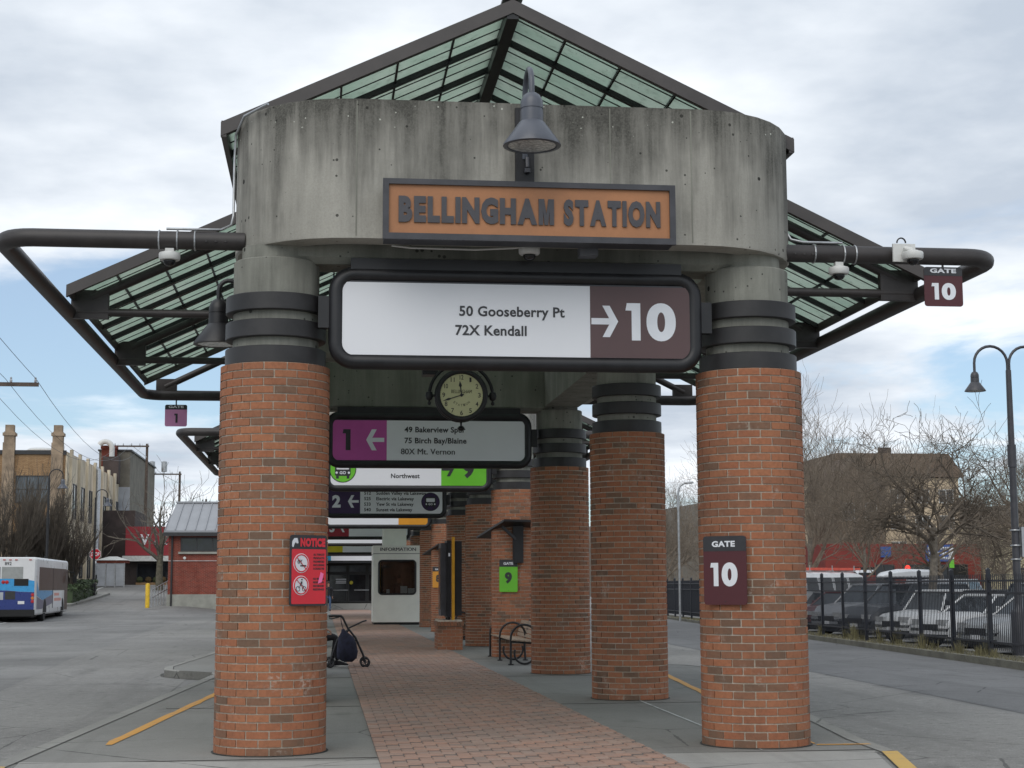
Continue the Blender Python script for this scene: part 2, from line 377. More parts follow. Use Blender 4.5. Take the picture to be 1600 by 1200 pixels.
for ya, la in ((14.44, 'at the apron'), (20.6, 'beyond the front columns'), (27.0, 'before the third columns'), (33.4, 'after the third columns'), (40., 'farther back')):
    for xa, xb, sd in ((-2.6 if ya < 15 else -1.9, .50, 'left'), (3.04, 5.05 if ya < 15 else 5.6, 'right')):
        jb = MB(); jb.bar((xa, ya, .0), (xb, ya+.05, .0), .012, .004); tag(jb.build('joint_line', Mt['joint_and_shade']), 'dark expansion joint across the '+sd+' side of the platform '+la, kind='structure')
gb = MB(); g2 = platform_outline(-.07); gb.add([(x, y, -.1425) for x, y in out_p]+[(x, y, -.1425) for x, y in g2], [(k, (k+1) % n, n+(k+1) % n, n+k) for k in range(n)]); tag(gb.build('gutter', Mt['gutter'], fix=False), 'dark gutter strip with dirt and kerb shade painted in, along the foot of the platform kerb', kind='structure')  # dark strip paints the kerb's shade, with gutter dirt, onto the street
# pale apron around the platform nose
o = flat([(1.0, 9.45), (2.9, 9.9), (4.0, 11.4), (4.68, 13.0), (5.0, 14.35), (4.2, 14.42), (3.034, 14.46), (3.034, 11), (.508, 11), (.508, 14.25), (-.6, 14.3), (-2.58, 14.55), (-2.42, 12.7), (-1.8, 11.2), (-.8, 9.9)], .001, 'apron', Mt['apron']); tag(o, 'pale concrete apron at the platform nose', kind='structure')
# exposed aggregate bus pads beside the platform
o = flat([(-2.2, 12.5), (-2.4, 30), (-2.6, 60), (-2.6, 92), (-7.0, 92), (-6.4, 60), (-5.75, 38.5), (-5.1, 27), (-4.6, 18), (-4.2, 8), (-1, 8)], -.146, 'bus_pad', Mt['pad']); tag(o, 'lighter aggregate bus lane strip left of the platform', kind='structure')
o = flat([(4.4, 11), (5.0, 14), (5.0, 60), (5.0, 92), (11, 92), (10, 60), (9.2, 29.6), (8.9, 24.5), (8.75, 19.5), (8.6, 11)], -.146, 'bus_pad', Mt['pad']); tag(o, 'lighter aggregate bus lane strip right of the platform', kind='structure')
# yellow kerb paint on the nose corners
def kerb_paint(a, b, label):
    pts = [(-99, 0)]; mb = MB(); ids = [k for k in range(n) if (out_p[k][0] > 1) == (a > 0) and b[0] <= out_p[k][1] <= b[1]]
    for k in ids[:-1]:
        l = k+1; (x, y), (X, Y), (xi, yi), (Xi, Yi) = out_p[k], out_p[l], in_p[k], in_p[l]
        def off(p, q): d = math.hypot(q[0]-p[0], q[1]-p[1]) or 1; return (p[0]-(q[0]-p[0])/d*.004, p[1]-(q[1]-p[1])/d*.004)
        p0 = off((x, y), (xi, yi)); p1 = off((X, Y), (Xi, Yi))
        mb.add([(*p0, -.148), (*p1, -.148), (*p1, -.018), (*p0, -.018), (x+(xi-x)*.12, y+(yi-y)*.12, .004), (X+(Xi-X)*.12, Y+(Yi-Y)*.12, .004), (Xi, Yi, .004), (xi, yi, .004)], [(0, 1, 2, 3), (3, 2, 5, 4), (4, 5, 6, 7)])
    tag(mb.build('kerb_paint', Mt['kerb_yellow'], fix=False), label, kind='structure')
kerb_paint(1, (9, 14.6), 'yellow painted kerb at the right corner of the platform nose')
kerb_paint(-1, (9, 14.25), 'yellow painted kerb at the left corner of the platform nose')
def stripe(name, a, b, w, z, mat, label, seg=30, jag=.22):
    mb = MB(); a = Vector(a); b = Vector(b); d = (b-a).normalized(); nrm = Vector((-d.y, d.x)); rnd = random.Random(name+label)
    vs = []
    for i in range(seg+1):
        p = a.lerp(b, i/seg); w1 = w/2*(1+rnd.uniform(-jag, jag)); w2 = w/2*(1+rnd.uniform(-jag, jag))
        if i == 0: w1 *= .15
        q0 = p+nrm*w1; q1 = p-nrm*w2; vs += [(q0.x, q0.y, z(q0.x, q0.y) if callable(z) else z), (q1.x, q1.y, z(q1.x, q1.y) if callable(z) else z)]
    mb.add(vs, [(2*i, 2*i+1, 2*i+3, 2*i+2) for i in range(seg)]); tag(mb.build(name, mat), label, kind='structure')
stripe('yellow_line', (-2.03, 16.0), (-.98, 29.6), .11, .002, Mt['yellow_line'], 'worn yellow line on the left of the platform')
stripe('yellow_line', (4.62, 15.1), (5.95, 28.5), .11, .002, Mt['yellow_line'], 'worn yellow line on the right of the platform')
stripe('yellow_line', (4.66, 15.0), (5.18, 14.98), .07, .002, Mt['yellow_line'], 'short yellow line beside the front right column')
stripe('joint_line', (4.02, 14.6), (4.22, 23.6), .025, .002, Mt['white_line'], 'thin white joint along the right row of columns')
wl = lambda x, y: gz(x, y)+.006
stripe('lane_line', (-14.2, 62), (-16.6, 127), .16, wl, Mt['white_line'], 'white lane line running past the bus', 40)
# asphalt patches and tar seams
def patch(poly, mat, label, dz=.005):
    mb = MB(); mb.add([(x, y, gz(x, y)+dz) for x, y in poly], [tuple(range(len(poly)))]); tag(mb.build('street_patch', mat), label, kind='structure')
Mt['asphalt_lane'] = asphalt('grey_asphalt_lane', (.15, .151, .152), .36, .28); Mt['asphalt_dark'] = asphalt('dark_asphalt_patch', (.105, .105, .108), .3, .3)
patch([(-40, 70), (-14.3, 62), (-15.2, 84), (-16.7, 125), (-26, 125)], Mt['asphalt_dark'], 'darker asphalt lane the bus stands in', .004)
patch([(8.95, 11), (8.95, 20), (9.3, 30), (10.2, 60), (11.2, 92), (17.2, 92), (15.3, 60), (13.4, 30), (12.2, 11)], Mt['asphalt_lane'], 'asphalt driving lane between the bus pad and the fence', .004)

# brick paving of the walkway: herringbone pavers
def paving():
    x0, x1, y0, y1 = .508, 3.034, 9.9, 64.
    o = MB(); o.add([(x0, y0, .0015), (x1, y0, .0015), (x1, 104, .0015), (x0, 104, .0015)], [(0, 1, 2, 3)]); base = o.build('brick_walkway', Mt['joint'])
    tag(base, 'red brown brick paved walkway down the middle of the platform', kind='structure')
    a = .118; gap = .009; top = .012; cells = []
    nx = int((x1-x0)/a)+3; ny = int((y1-y0)/a)+3
    for j in range(-1, ny):
        for i in range(-1, nx):
            k = (i-j) % 4
            if k == 0: cells.append((i*a, j*a, 2*a, a))
            elif k == 2: cells.append((i*a, j*a, a, 2*a)) if False else None
            if (i-j) % 4 == 3: cells.append((i*a, j*a-a, a, 2*a))
    full = []
    for cx, cy, w, h in cells:
        X0 = max(x0+.004, x0+cx+gap/2); X1 = min(x1-.004, x0+cx+w-gap/2); Y0 = max(y0, y0+cy+gap/2); Y1 = min(y1, y0+cy+h-gap/2)
        if X1-X0 > .03 and Y1-Y0 > .03: full.append((X0, X1, Y0, Y1))
    seen = sorted([c for c in full if c[2] > 13.25], key=lambda c: c[2]); near = set(seen[:300])
    rnd = random.Random(3); cache = {}
    rest = MB()
    for c in full:
        X0, X1, Y0, Y1 = c; w = round(X1-X0, 3); h = round(Y1-Y0, 3)
        def shape(mb, bx, by, z):
            b = .006
            mb.add([(bx, by, -.03), (bx+w, by, -.03), (bx+w, by+h, -.03), (bx, by+h, -.03), (bx, by, z-.004), (bx+w, by, z-.004), (bx+w, by+h, z-.004), (bx, by+h, z-.004),
                    (bx+b, by+b, z), (bx+w-b, by+b, z), (bx+w-b, by+h-b, z), (bx+b, by+h-b, z)],
                   [(0,1,5,4),(1,2,6,5),(2,3,7,6),(3,0,4,7),(4,5,9,8),(5,6,10,9),(6,7,11,10),(7,4,8,11),(8,9,10,11)])
        if c in near:
            if (w, h) not in cache:
                m = MB(); shape(m, -w/2, -h/2, top); cache[(w, h)] = m.mesh('paver', Mt['paver'], fix=False)
            p = link('paver', cache[(w, h)], base, ((X0+X1)/2, (Y0+Y1)/2, rnd.uniform(-.003, .003)), (rnd.uniform(-.012, .012), rnd.uniform(-.012, .012), rnd.uniform(-.012, .012)))
        else: shape(rest, X0, Y0, top+rnd.uniform(-.003, .003))
    q = rest.build('paver_field', Mt['paver'], base, fix=False); q['kind'] = 'stuff'
    far = MB(); far.add([(x0, y1, .012), (x1, y1, .012), (x1, 104, .012), (x0, 104, .012)], [(0, 1, 2, 3)]); far.build('distant_paving', Mt['paver'], base)
paving()

# ================================================================ columns
NB, NC, RB, HB = 15, 48, .513, 3.552; CH = HB/NC
def brick_arc(mb, ang, z, rr=RB, half=None):
    da = (math.pi/NB-.005/RB*1.25) if half is None else half; h = CH-.0125; r0 = rr-.05
    vs = []
    for t in (-1, -1/3, 1/3, 1):
        a = ang+da*t; c, s = math.cos(a), math.sin(a)
        vs += [(r0*c, r0*s, z), (rr*c, rr*s, z), (rr*c, rr*s, z+h), (r0*c, r0*s, z+h)]
    fs = [(0, 1, 2, 3), (15, 14, 13, 12)]
    for i in range(3):
        b = 4*i; fs += [(b+1, b+5, b+6, b+2), (b+2, b+6, b+7, b+3), (b, b+4, b+5, b+1)]
    mb.add(vs, fs)
_one = MB(); brick_arc(_one, 0, 0); BRICK = _one.mesh('brick', Mt['brick'])
def all_bricks(seed):
    rnd = random.Random(seed); ph = rnd.uniform(0, 6.28)
    for c in range(NC):
        o = ph+(c % 2)*math.pi/NB+rnd.uniform(-.02, .02)
        for k in range(NB): yield o+2*math.pi*k/NB, c*CH+.005
_m = MB()
for a, z in all_bricks(1): brick_arc(_m, a, z)
COURSES = _m.mesh('brick_courses', Mt['brick'], fix=True)
_m = MB(); _m.lathe([(RB-.011, -.02), (RB-.011, HB-.004)], 48); CORE = _m.mesh('mortar_core', Mt['mortar'], smooth=30)
_m = MB(); _m.lathe([(.405, HB-.01), (.405, 4.545), (.395, 4.555), (.33, 4.556), (.33, 4.69)], 48); SHAFT = _m.mesh('concrete_shaft', Mt['shaft_concrete'], smooth=30)
_m = MB(); _m.lathe([(.40, 0), (.468, 0), (.474, .006), (.474, .154), (.468, .16), (.40, .16)], 48); BAND = _m.mesh('band', Mt['band'], smooth=30)
_m = MB(); _m.lathe([(RB-.03, .0), (RB+.008, .006), (RB+.022, .0025)], 48); BASE_SHADE = _m.mesh('base_shade_ring', Mt['joint_and_shade'], smooth=True)  # thin dark ring painting the contact shadow round the column foot
def column(x, y, label, group, detail=False, seed=1):
    t = thing('brick_column', (x, y, 0), label, 'column', group)
    link('mortar_core', CORE, t); link('concrete_shaft', SHAFT, t); link('base_shade_ring', BASE_SHADE, t)
    for z in (3.552, 3.80, 4.05): link('band', BAND, t, (0, 0, z))
    if not detail:
        q = link('brick_courses', COURSES, t); q['kind'] = 'stuff'; q.rotation_euler = (0, 0, seed*1.3); return t
    view = math.atan2(-y, -x) if detail is True else detail
    bs = sorted(all_bricks(seed), key=lambda b: abs((b[0]-view+math.pi) % (2*math.pi)-math.pi)); rnd = random.Random(seed)
    rest = MB()
    for i, (a, z) in enumerate(bs):
        if i < 300:
            b = link('brick', BRICK, t, (0, 0, z), (0, 0, a)); s = 1+rnd.uniform(-.004, .005); b.scale = (s, s, 1)
        else: brick_arc(rest, a, z)
    q = rest.build('brick_courses', Mt['brick'], t); q['kind'] = 'stuff'
    return t
GR = 'brick columns of the right-hand row'; GL = 'brick columns of the left-hand row'
def gY(g): u, k = divmod(g-1, 3); return D1+u*UP+k*S
column(XL, D1, 'front left brick column with the red notice sign on it', GL, True, 11)
column(XR, D1, 'front right brick column with the maroon gate 10 sign on it', GR, True, 12)
column(XR, gY(2), 'second brick column of the right-hand row, bare, no sign or bench', GR, True, 13)
column(XR, gY(3), 'third brick column of the right-hand row, in front of the bench', GR, math.atan2(-28, -7), 14)
column(XR, gY(4), 'fourth brick column of the right-hand row, with the green gate 9 sign', GR, math.atan2(-28, -12), 15)
ORD = {2: 'second', 3: 'third', 4: 'fourth', 5: 'fifth', 6: 'sixth', 7: 'seventh', 8: 'eighth', 9: 'ninth', 10: 'tenth', 11: 'eleventh', 12: 'twelfth'}
for g in range(5, 13): column(XR, gY(g), {5: 'fifth brick column of the right-hand row, behind the map kiosk', 7: 'seventh brick column of the right-hand row, with the orange gate 8 sign'}.get(g, ORD[g]+' brick column from the front in the right-hand row'), GR, False, g)
for g in range(2, 13): column(XL, gY(g), ORD[g]+' brick column of the left-hand row, behind the front left one', GL, False, g+20)

# ================================================================ canopy units
def rz_(half): return 7.30-.473*half          # roof surface height over the distance from the ridge
ZT = 4.77
def stadium(o, y0, y1, n=8, half=2.77, rad=1.14):
    h = half-o; r = rad-o; P = []
    for cx, cy, a0 in ((h-r, y0+rad, -90), (h-r, y1-rad, 0), (-(h-r), y1-rad, 90), (-(h-r), y0+rad, 180)):
        for i in range(n+1):
            a = R(a0+90*i/n); P.append((cx+r*math.cos(a), cy+r*math.sin(a)))
    return P
def canopy(u, detail):
    oy = D1+u*UP
    w = ['nearest canopy', 'second canopy from the front', 'third canopy from the front', 'farthest canopy'][u]
    # --- concrete ring beam
    t = thing('concrete_ring_beam', (XC, oy, 0), 'weathered concrete ring beam of the '+w, 'beam', 'concrete ring beams')
    y0, y1 = -.70, 2*S+.70; A = stadium(0, y0, y1); B = stadium(.28, y0, y1); n = len(A); z0, z1 = 4.68, 6.0; mb = MB()
    c = .02
    vs = [(*p, z0+c) for p in A]+[(*p, z1-c) for p in A]+[(p[0]*.993, p[1], z1) for p in A]+[(*p, z1) for p in B]+[(*p, z0) for p in B]+[(p[0]*.993, p[1], z0) for p in A]
    mb.add(vs, [(a*n+k, a*n+(k+1) % n, ((a+1) % 6)*n+(k+1) % n, ((a+1) % 6)*n+k) for a in range(6) for k in range(n)])
    mb.build('fascia_ring', Mt['fascia_concrete'], t, smooth=40, loc=(.055, 0, 0))
    for gy in (0, S, 2*S):
        mb = MB(); b = .06
        poly = [(-.26, 4.53+b), (-.26+b, 4.53), (.26-b, 4.53), (.26, 4.53+b), (.26, 5.35), (-.26, 5.35)]
        mb.prism([(gy+p, q) for p, q in poly], -2.30, 2.30, 'x'); mb.build('cross_beam', Mt['beam_concrete'], t)
    for sx in (-1, 1):
        mb = MB(); mb.box(sx*2.296-.3, sx*2.296+.3, .3, 2*S-.3, 4.60, 5.3); mb.build('edge_beam', Mt['beam_concrete'], t)
    if u == 0:
        for px in (-1.56, 1.60, .82):
            mb = MB(); mb.box(px-.006, px+.006, y0-.003, y0+.01, z0+.02, z1-.02); mb.build('form_joint', Mt['beam_concrete'], t)
    # --- tubular steel frame carrying the wings
    t = thing('tube_frame', (XC, oy, 0), 'dark bronze tube frame around the '+w, 'frame', 'steel tube frames')
    wing = {-1: (3.85, [4.25, 8.35]), 1: (1.85, [2.1, 5.75, 9.4])}
    for sx in (-1, 1):
        rb = .32; e = 4.89*sx; pts = [(2.6*sx, 0, ZT)]
        pts += [(e-sx*rb+sx*rb*math.sin(R(a)), rb-rb*math.cos(R(a)), ZT) for a in range(0, 91, 15)]
        pts += [(e-sx*rb+sx*rb*math.cos(R(a)), 2*S-rb+rb*math.sin(R(a)), ZT) for a in range(0, 91, 15)]
        pts += [(2.6*sx, 2*S, ZT)]
        mb = MB(); mb.tube(pts, .088, 16); mb.build('eave_tube', Mt['steel'], t, smooth=50)
        for yy in wing[sx][1]:
            mb = MB(); mb.tube([((4.82)*sx, yy, ZT+.01), (2.5*sx, yy, ZT+.01)], .05, 12); mb.build('strut', Mt['steel'], t, smooth=50)
            mb = MB(); mb.tube([(4.62*sx, yy, rz_(4.62)-.16), (2.75*sx, yy, rz_(2.75)-.16)], .058, 12); mb.build('rafter_tube', Mt['steel'], t, smooth=50)
            mb = MB(); mb.box(min(4.42*sx, 4.86*sx), max(4.42*sx, 4.86*sx), yy-.045, yy+.045, ZT-.07, rz_(4.6)-.08); mb.build('gusset', Mt['steel'], t)
        yb = 2*S
        mb = MB(); mb.tube([(4.55*sx, yb, rz_(4.62)-.2), (2.75*sx, yb, rz_(2.75)-.2)], .058, 12); mb.build('rafter_tube', Mt['steel'], t, smooth=50)
        mb = MB(); mb.box(min(4.35*sx, 4.7*sx), max(4.35*sx, 4.7*sx), yb-.045, yb+.045, ZT+.05, rz_(4.5)-.12); mb.build('gusset', Mt['steel'], t)
        for k in range(3):     # bolt heads at the flange by the beam
            mb = MB(); mb.lathe([(0, -.01), (.014, -.008), (.014, .008), (0, .01)], 8, ((2.78+.09*k)*sx, -.082, ZT-.02)); mb.build('bolt', Mt['steel'], t)
    # --- glazed roof
    t = thing('glazed_roof', (XC, oy, 0), 'green glazed gable roof of the '+w, 'roof', 'glazed canopy roofs')
    yc0, yc1, nb = .15, 12.5, 13; bay = (yc1-yc0)/nb; HC, HW = 2.83, 4.83
    def P(h, y, dz=0.): return (h, y, rz_(abs(h))+dz)
    panes = MB(); seams = MB()
    def pane(h0, h1, ya, yb, sx):
        ya += .03; yb -= .03; h0 += .012; h1 -= .012; tgt = MB() if detail else panes
        a, b, c_, d = P(sx*h0, ya), P(sx*h1, ya), P(sx*h1, yb), P(sx*h0, yb); k = .012
        vs = [a, b, c_, d]+[(p[0], p[1], p[2]-k) for p in (a, b, c_, d)]
        tgt.add(vs, [(0,1,2,3),(7,6,5,4),(0,4,5,1),(1,5,6,2),(2,6,7,3),(3,7,4,0)])
        if detail: tgt.build('pane', Mt['glazing'], t)
    regions = [(sx, 0., HC, 5, yc0, yc1, nb) for sx in (-1, 1)]
    for sx in (-1, 1):
        ys = wing[sx][0]; nn = round((yc1-.25-ys)/bay); regions.append((sx, HC, HW, 4, ys, yc1-.25, nn))
    purl = MB()
    for sx, h0, h1, nh, ya, yb, nn in regions:
        bb = (yb-ya)/nn; hh = (h1-h0)/nh
        for j in range(nn):
            for i in range(nh): pane(h0+i*hh, h0+(i+1)*hh, ya+j*bb, ya+(j+1)*bb, sx)
            for q in (1/3, 2/3):
                y = ya+(j+q)*bb; seams.bar(P(sx*(h0+.02), y, -.016), P(sx*(h1-.02), y, -.016), .012, .012)
        for j in range(nn+1):
            y = ya+j*bb; mb = MB(); mb.bar(P(sx*(h0+.03), y, -.042), P(sx*h1, y, -.042), .055, .06); mb.build('glazing_bar', Mt['black'], t)
        for i in range(1, nh+(1 if h0 == 0 else 0)):
            h = h0+i*hh; purl.bar(P(sx*h, ya, -.02), P(sx*h, yb, -.02), .022, .03)
        # metal edge along the front and back rake, and along the eave
        for y, s in ((ya, -1), (yb, 1)):
            mb = MB(); a, b = P(sx*h0, y, .03), P(sx*(h1+.03), y, .03)
            mb.add([(a[0], y-.035, a[2]-.14), (b[0], y-.035, b[2]-.14), (b[0], y-.035, b[2]), (a[0], y-.035, a[2]), (a[0], y+.035, a[2]-.14), (b[0], y+.035, b[2]-.14), (b[0], y+.035, b[2]), (a[0], y+.035, a[2])],
                   [(0,1,2,3),(7,6,5,4),(0,4,5,1),(1,5,6,2),(2,6,7,3),(3,7,4,0)]); mb.build('rake_edge', Mt['edge'], t)
        if h0 == 0:
            for ye0, ye1 in ((ya, wing[sx][0]),):
                mb = MB(); mb.bar(P(sx*h1, ye0-.03, -.05), P(sx*h1, ye1, -.05), .05, .16); mb.build('eave_edge', Mt['edge'], t)
        else:
            mb = MB(); mb.bar(P(sx*h1, ya, -.05), P(sx*h1, yb, -.05), .04, .10); mb.build('eave_edge', Mt['edge'], t)
    mb = MB(); mb.bar((0, yc0-.02, 7.30-.09), (0, yc1, 7.30-.09), .12, .16); mb.build('ridge_beam', Mt['black'], t)
    mb = MB(); mb.bar((0, yc0-.04, 7.345), (0, yc1+.04, 7.345), .2, .03); mb.build('ridge_cap', Mt['edge'], t)
    q = seams.build('glazing_seams', Mt['black'], t); q['kind'] = 'stuff'
    q = purl.build('purlins', Mt['black'], t); q['kind'] = 'stuff'
    if not detail: q = panes.build('panes', Mt['glazing'], t); q['kind'] = 'stuff'
for u in range(4): canopy(u, u == 0)
# ================================================================ lettering
_fc = {}
def text_mesh(s, bold):
    k = (s, bold)
    if k not in _fc:
        c = bpy.data.curves.new('lettering', 'FONT'); c.body = s; c.size = 1; c.offset = bold; c.resolution_u = 8 if s == '0' else 3; c.fill_mode = 'FRONT'
        if bold > .02: c.space_character = 1+bold*1.4
        o = bpy.data.objects.new('lettering', c); me = bpy.data.meshes.new_from_object(o)
        bpy.data.objects.remove(o); bpy.data.curves.remove(c)
        _fc[k] = [tuple(v.co) for v in me.vertices], [tuple(p.vertices) for p in me.polygons]; bpy.data.meshes.remove(me)
    return _fc[k]
def text(parent, s, x, y, z, cap, mat, bold=.02, align='C', width=None, name='lettering', back=False, rot=0., depth=.004):
    """flat raised lettering facing -Y; z is the baseline, cap the height of a capital, x the anchor, width the fitted width"""
    thick = 0.
    if 'M' in s and bold > .004: thick = bold*cap*.8; bold = 0.
    v, f = text_mesh(s, bold)
    x0 = min(p[0] for p in v); x1 = max(p[0] for p in v); cv = text_mesh('H', bold)[0]; ch = max(p[1] for p in cv)-min(p[1] for p in cv); base = min(p[1] for p in cv)
    k = cap/ch; kx = k if width is None else width/(x1-x0); w = (x1-x0)*kx
    ox = {'L': 0, 'C': -w/2, 'R': -w}[align]; cr, sr = math.cos(rot), math.sin(rot); out = []
    for p in v:
        a = (p[0]-x0)*kx+ox; b = (p[1]-base)*k; a, b = a*cr-b*sr, a*sr+b*cr
        out.append((x+(-a if back else a), y, z+b))
    mb = MB()
    for i_, dx_ in enumerate((0., thick, -thick) if thick else (0.,)): mb.add([(p[0]+dx_, p[1]-.0006*i_, p[2]) for p in out], [tuple(reversed(q)) if back else q for q in f])
    return mb.build(name, mat, parent, fix=False)
def numeral(parent, s, x, y, z, cap, mat, bold=.05, width=None):
    """bold figures; the one is drawn with its flag"""
    if '1' not in s: return text(parent, s, x, y, z, cap, mat, bold, 'C', width)
    def one(cx, w):
        mb = MB(); mb.prism([(cx+w*.5, z), (cx+w*.5, z+cap), (cx-w*.45, z+cap), (cx-w*.55, z+cap*.80), (cx-w*.12, z+cap*.80), (cx-w*.12, z)], y-.0012, y, 'y'); mb.build('lettering', mat, parent)
    if s == '1': one(x, cap*.36)
    else: W_ = width or cap*1.45; one(x-W_*.33, W_*.27); text(parent, '0', x+W_*.20, y, z, cap, mat, bold, 'C', W_*.56)
def plate(parent, name, poly, y0, y1, mat):
    mb = MB(); mb.prism(poly, y0, y1, 'y'); return mb.build(name, mat, parent)
def arrow(parent, x, z, s, mat, y, d=1):
    P = [(-.5, -.075), (.26, -.075), (-.08, -.5), (.17, -.5), (.5, 0), (.17, .5), (-.08, .5), (.26, .075), (-.5, .075)]
    # chevron arrow: bar plus two slanted arms
    mb = MB(); s2 = s
    for poly in ([(-.5, -.1), (.3, -.1), (.3, .1), (-.5, .1)], [(.52, 0), (.24, 0), (-.08, .5), (.2, .5)], [(.52, 0), (.2, -.5), (-.08, -.5), (.24, 0)]):
        mb.prism([(x+d*p*s2*.92, z+q*s2*1.1) for p, q in poly], y-.0015-.0004*len(mb.v)/8, y, 'y')
    return mb.build('arrow', mat, parent)
def col(name, c, rough=.4, var=.06): return plain(name, c, rough, var, 2.)
Mt['s_brown'] = col('sign_brown', rgb(88, 66, 66)); Mt['s_maroon'] = col('sign_maroon', rgb(78, 32, 38)); Mt['s_pink'] = col('sign_magenta', rgb(190, 84, 160)); Mt['s_green'] = col('sign_green', rgb(104, 186, 48))
Mt['s_purple'] = col('sign_purple', rgb(58, 40, 78)); Mt['s_orange'] = col('sign_orange', rgb(216, 148, 44)); Mt['s_red'] = col('sign_red', rgb(150, 44, 58)); Mt['s_yellow'] = col('sign_yellow', rgb(206, 190, 40)); Mt['s_blue'] = col('sign_blue', rgb(40, 140, 176)); Mt['s_white2'] = col('sign_lettering_white', (.74, .76, .80))
Mt['s_pale_pink'] = col('sign_faded_magenta', rgb(206, 140, 186))
SX = 1.82
GS = 'overhead gate signs under the canopies'
def overhead(g, label, side, colr, num, numcol, lines, logo=None, dz=0., cap=.097, tx=None):
    Y = gY(g)-.31
    t = thing('overhead_sign', (SX, Y, dz), label, 'gate sign', GS)
    h = 1.71; mb = MB(); P = rrect(-h, h, 3.585, 4.415, .17, 6); mb.tube([(x, 0, z) for x, z in P], .075, 12, True); mb.build('frame_tube', Mt['black'], t, smooth=50)
    plate(t, 'housing', rrect(-1.69, 1.69, 3.60, 4.40, .12), -.03, .12, Mt['black'])
    plate(t, 'bezel', rrect(-1.71, 1.71, 3.628, 4.348, .08), -.042, -.031, Mt['dkgrey'])
    plate(t, 'face', rrect(-1.69, 1.69, 3.645, 4.333, .055), -.048, -.043, Mt['face'])
    a, b = (.69, 1.69) if side == 'R' else (-1.69, -.735)
    r = .055; q = rrect(a, b, 3.645, 4.333, r)
    if side == 'R': q = [(a, 3.645)]+[p for p in q if p[0] > a+r+.001]+[(a, 4.333)]
    else: q = [(b, 4.333)]+[p for p in q if p[0] < b-r-.001]+[(b, 3.645)]
    q = sorted(q, key=lambda p: math.atan2(p[1]-3.99, p[0]-(a+b)/2)); plate(t, 'colour_panel', q, -.0495, -.0485, colr)
    mb = MB(); mb.box(-1.58, 1.58, -.06, .16, 4.45, 4.56-dz); mb.build('hanger_box', Mt['black'], t)
    for sx in (-1, 1):
        mb = MB(); mb.box(min(sx*1.76, sx*1.88), max(sx*1.76, sx*1.88), -.02, .08, 3.9, 4.2); mb.build('side_bracket', Mt['black'], t)
    y = -.052
    if num:
        if side == 'R': arrow(t, .828, 3.995, .275, numcol, y, 1); numeral(t, num, 1.275, y, 3.815, .36, numcol, .05, .51 if len(num) > 1 else None)
        else: numeral(t, num, -1.42, y, 3.815, .36, numcol, .05); arrow(t, -.93, 3.995, .33, Mt['s_white2'], y, -1)
    for (s, x, z, al) in lines: text(t, s, x, y, z, cap, Mt['ink'], .024, al)
    if logo:
        lx, lz, lr, lc = logo
        plate(t, 'logo_disc', disc(lx, lz, lr), -.051, -.0495, Mt['ink']); plate(t, 'logo_field', disc(lx, lz, lr*.94), -.0525, -.0512, lc)
        bw = lr*.58
        plate(t, 'logo_bus', rrect(lx-bw, lx+bw, lz-lr*.5, lz+lr*.5, lr*.12), -.054, -.0528, Mt['ink'])
        plate(t, 'logo_windscreen', rrect(lx-bw*.8, lx+bw*.8, lz-lr*.02, lz+lr*.38, lr*.06), -.0555, -.0543, Mt['face'])
        for sx in (-1, 1):
            plate(t, 'logo_wheel', [(lx+sx*bw*.5, lz-lr*.5), (lx+sx*bw*.85, lz-lr*.5), (lx+sx*bw*.85, lz-lr*.7), (lx+sx*bw*.5, lz-lr*.7)][::sx], -.054, -.0528, Mt['ink'])
            plate(t, 'logo_headlamp', disc(lx+sx*bw*.78, lz-lr*.26, lr*.085, 12), -.0555, -.0543, Mt['s_white2'])
        text(t, 'GO', lx, -.056, lz-lr*.37, lr*.22, Mt['s_white2'], .03)
    return t
overhead(1, 'front gate 10 sign listing 50 Gooseberry Pt and 72X Kendall', 'R', Mt['s_brown'], '10', Mt['s_white2'], [('50 Gooseberry Pt', .445, 4.025, 'R'), ('72X Kendall', .08, 3.842, 'R')])
overhead(3, 'gate 1 sign with magenta panel listing Bakerview Spur and Birch Bay', 'L', Mt['s_pink'], '1', Mt['ink'], [('49 Bakerview Spur', -.43, 4.13, 'L'), ('75 Birch Bay/Blaine', -.43, 3.94, 'L'), ('80X Mt. Vernon', -.49, 3.75, 'L')])
overhead(4, 'gate 9 sign with green panel, round bus logo and Northwest lettering', 'R', Mt['s_green'], '9', Mt['ink'], [('232 Cordata', -.35, 4.02, 'L')][:0]+[('Northwest', -.38, 3.80, 'L')], (-1.40, 3.985, .285, Mt['s_green']), -.02)
overhead(6, 'gate 2 sign with dark purple panel listing four Lakeway routes', 'L', Mt['s_purple'], '2', Mt['s_white2'], [('512', -.62, 4.19, 'L'), ('525', -.62, 4.03, 'L'), ('533', -.62, 3.87, 'L'), ('540', -.62, 3.71, 'L'), ('Sudden Valley via Lakeway', -.27, 4.19, 'L'), ('Electric via Lakeway', -.27, 4.03, 'L'), ('Yew St via Lakeway', -.27, 3.87, 'L'), ('Sunset via Lakeway', -.27, 3.71, 'L')], (1.31, 3.99, .27, Mt['s_purple']), -.05, .095)
overhead(7, 'gate 8 sign with orange panel on its right end', 'R', Mt['s_orange'], '', Mt['ink'], [], None, -.12)
overhead(9, 'gate 3 sign with dark red panel and white arrow', 'L', Mt['s_red'], '3', Mt['s_white2'], [('4  Fairhaven via S. State', -.5, 4.0, 'L')], None, -.12)
overhead(10, 'plain white overhead sign beyond the red gate 3 sign', 'R', Mt['face'], '', Mt['ink'], [], None, -.22)
overhead(12, 'farthest overhead sign, with a yellow panel on its left', 'L', Mt['s_yellow'], '', Mt['ink'], [('108 Samish/WWU', -.5, 3.95, 'L')], None, -.36)

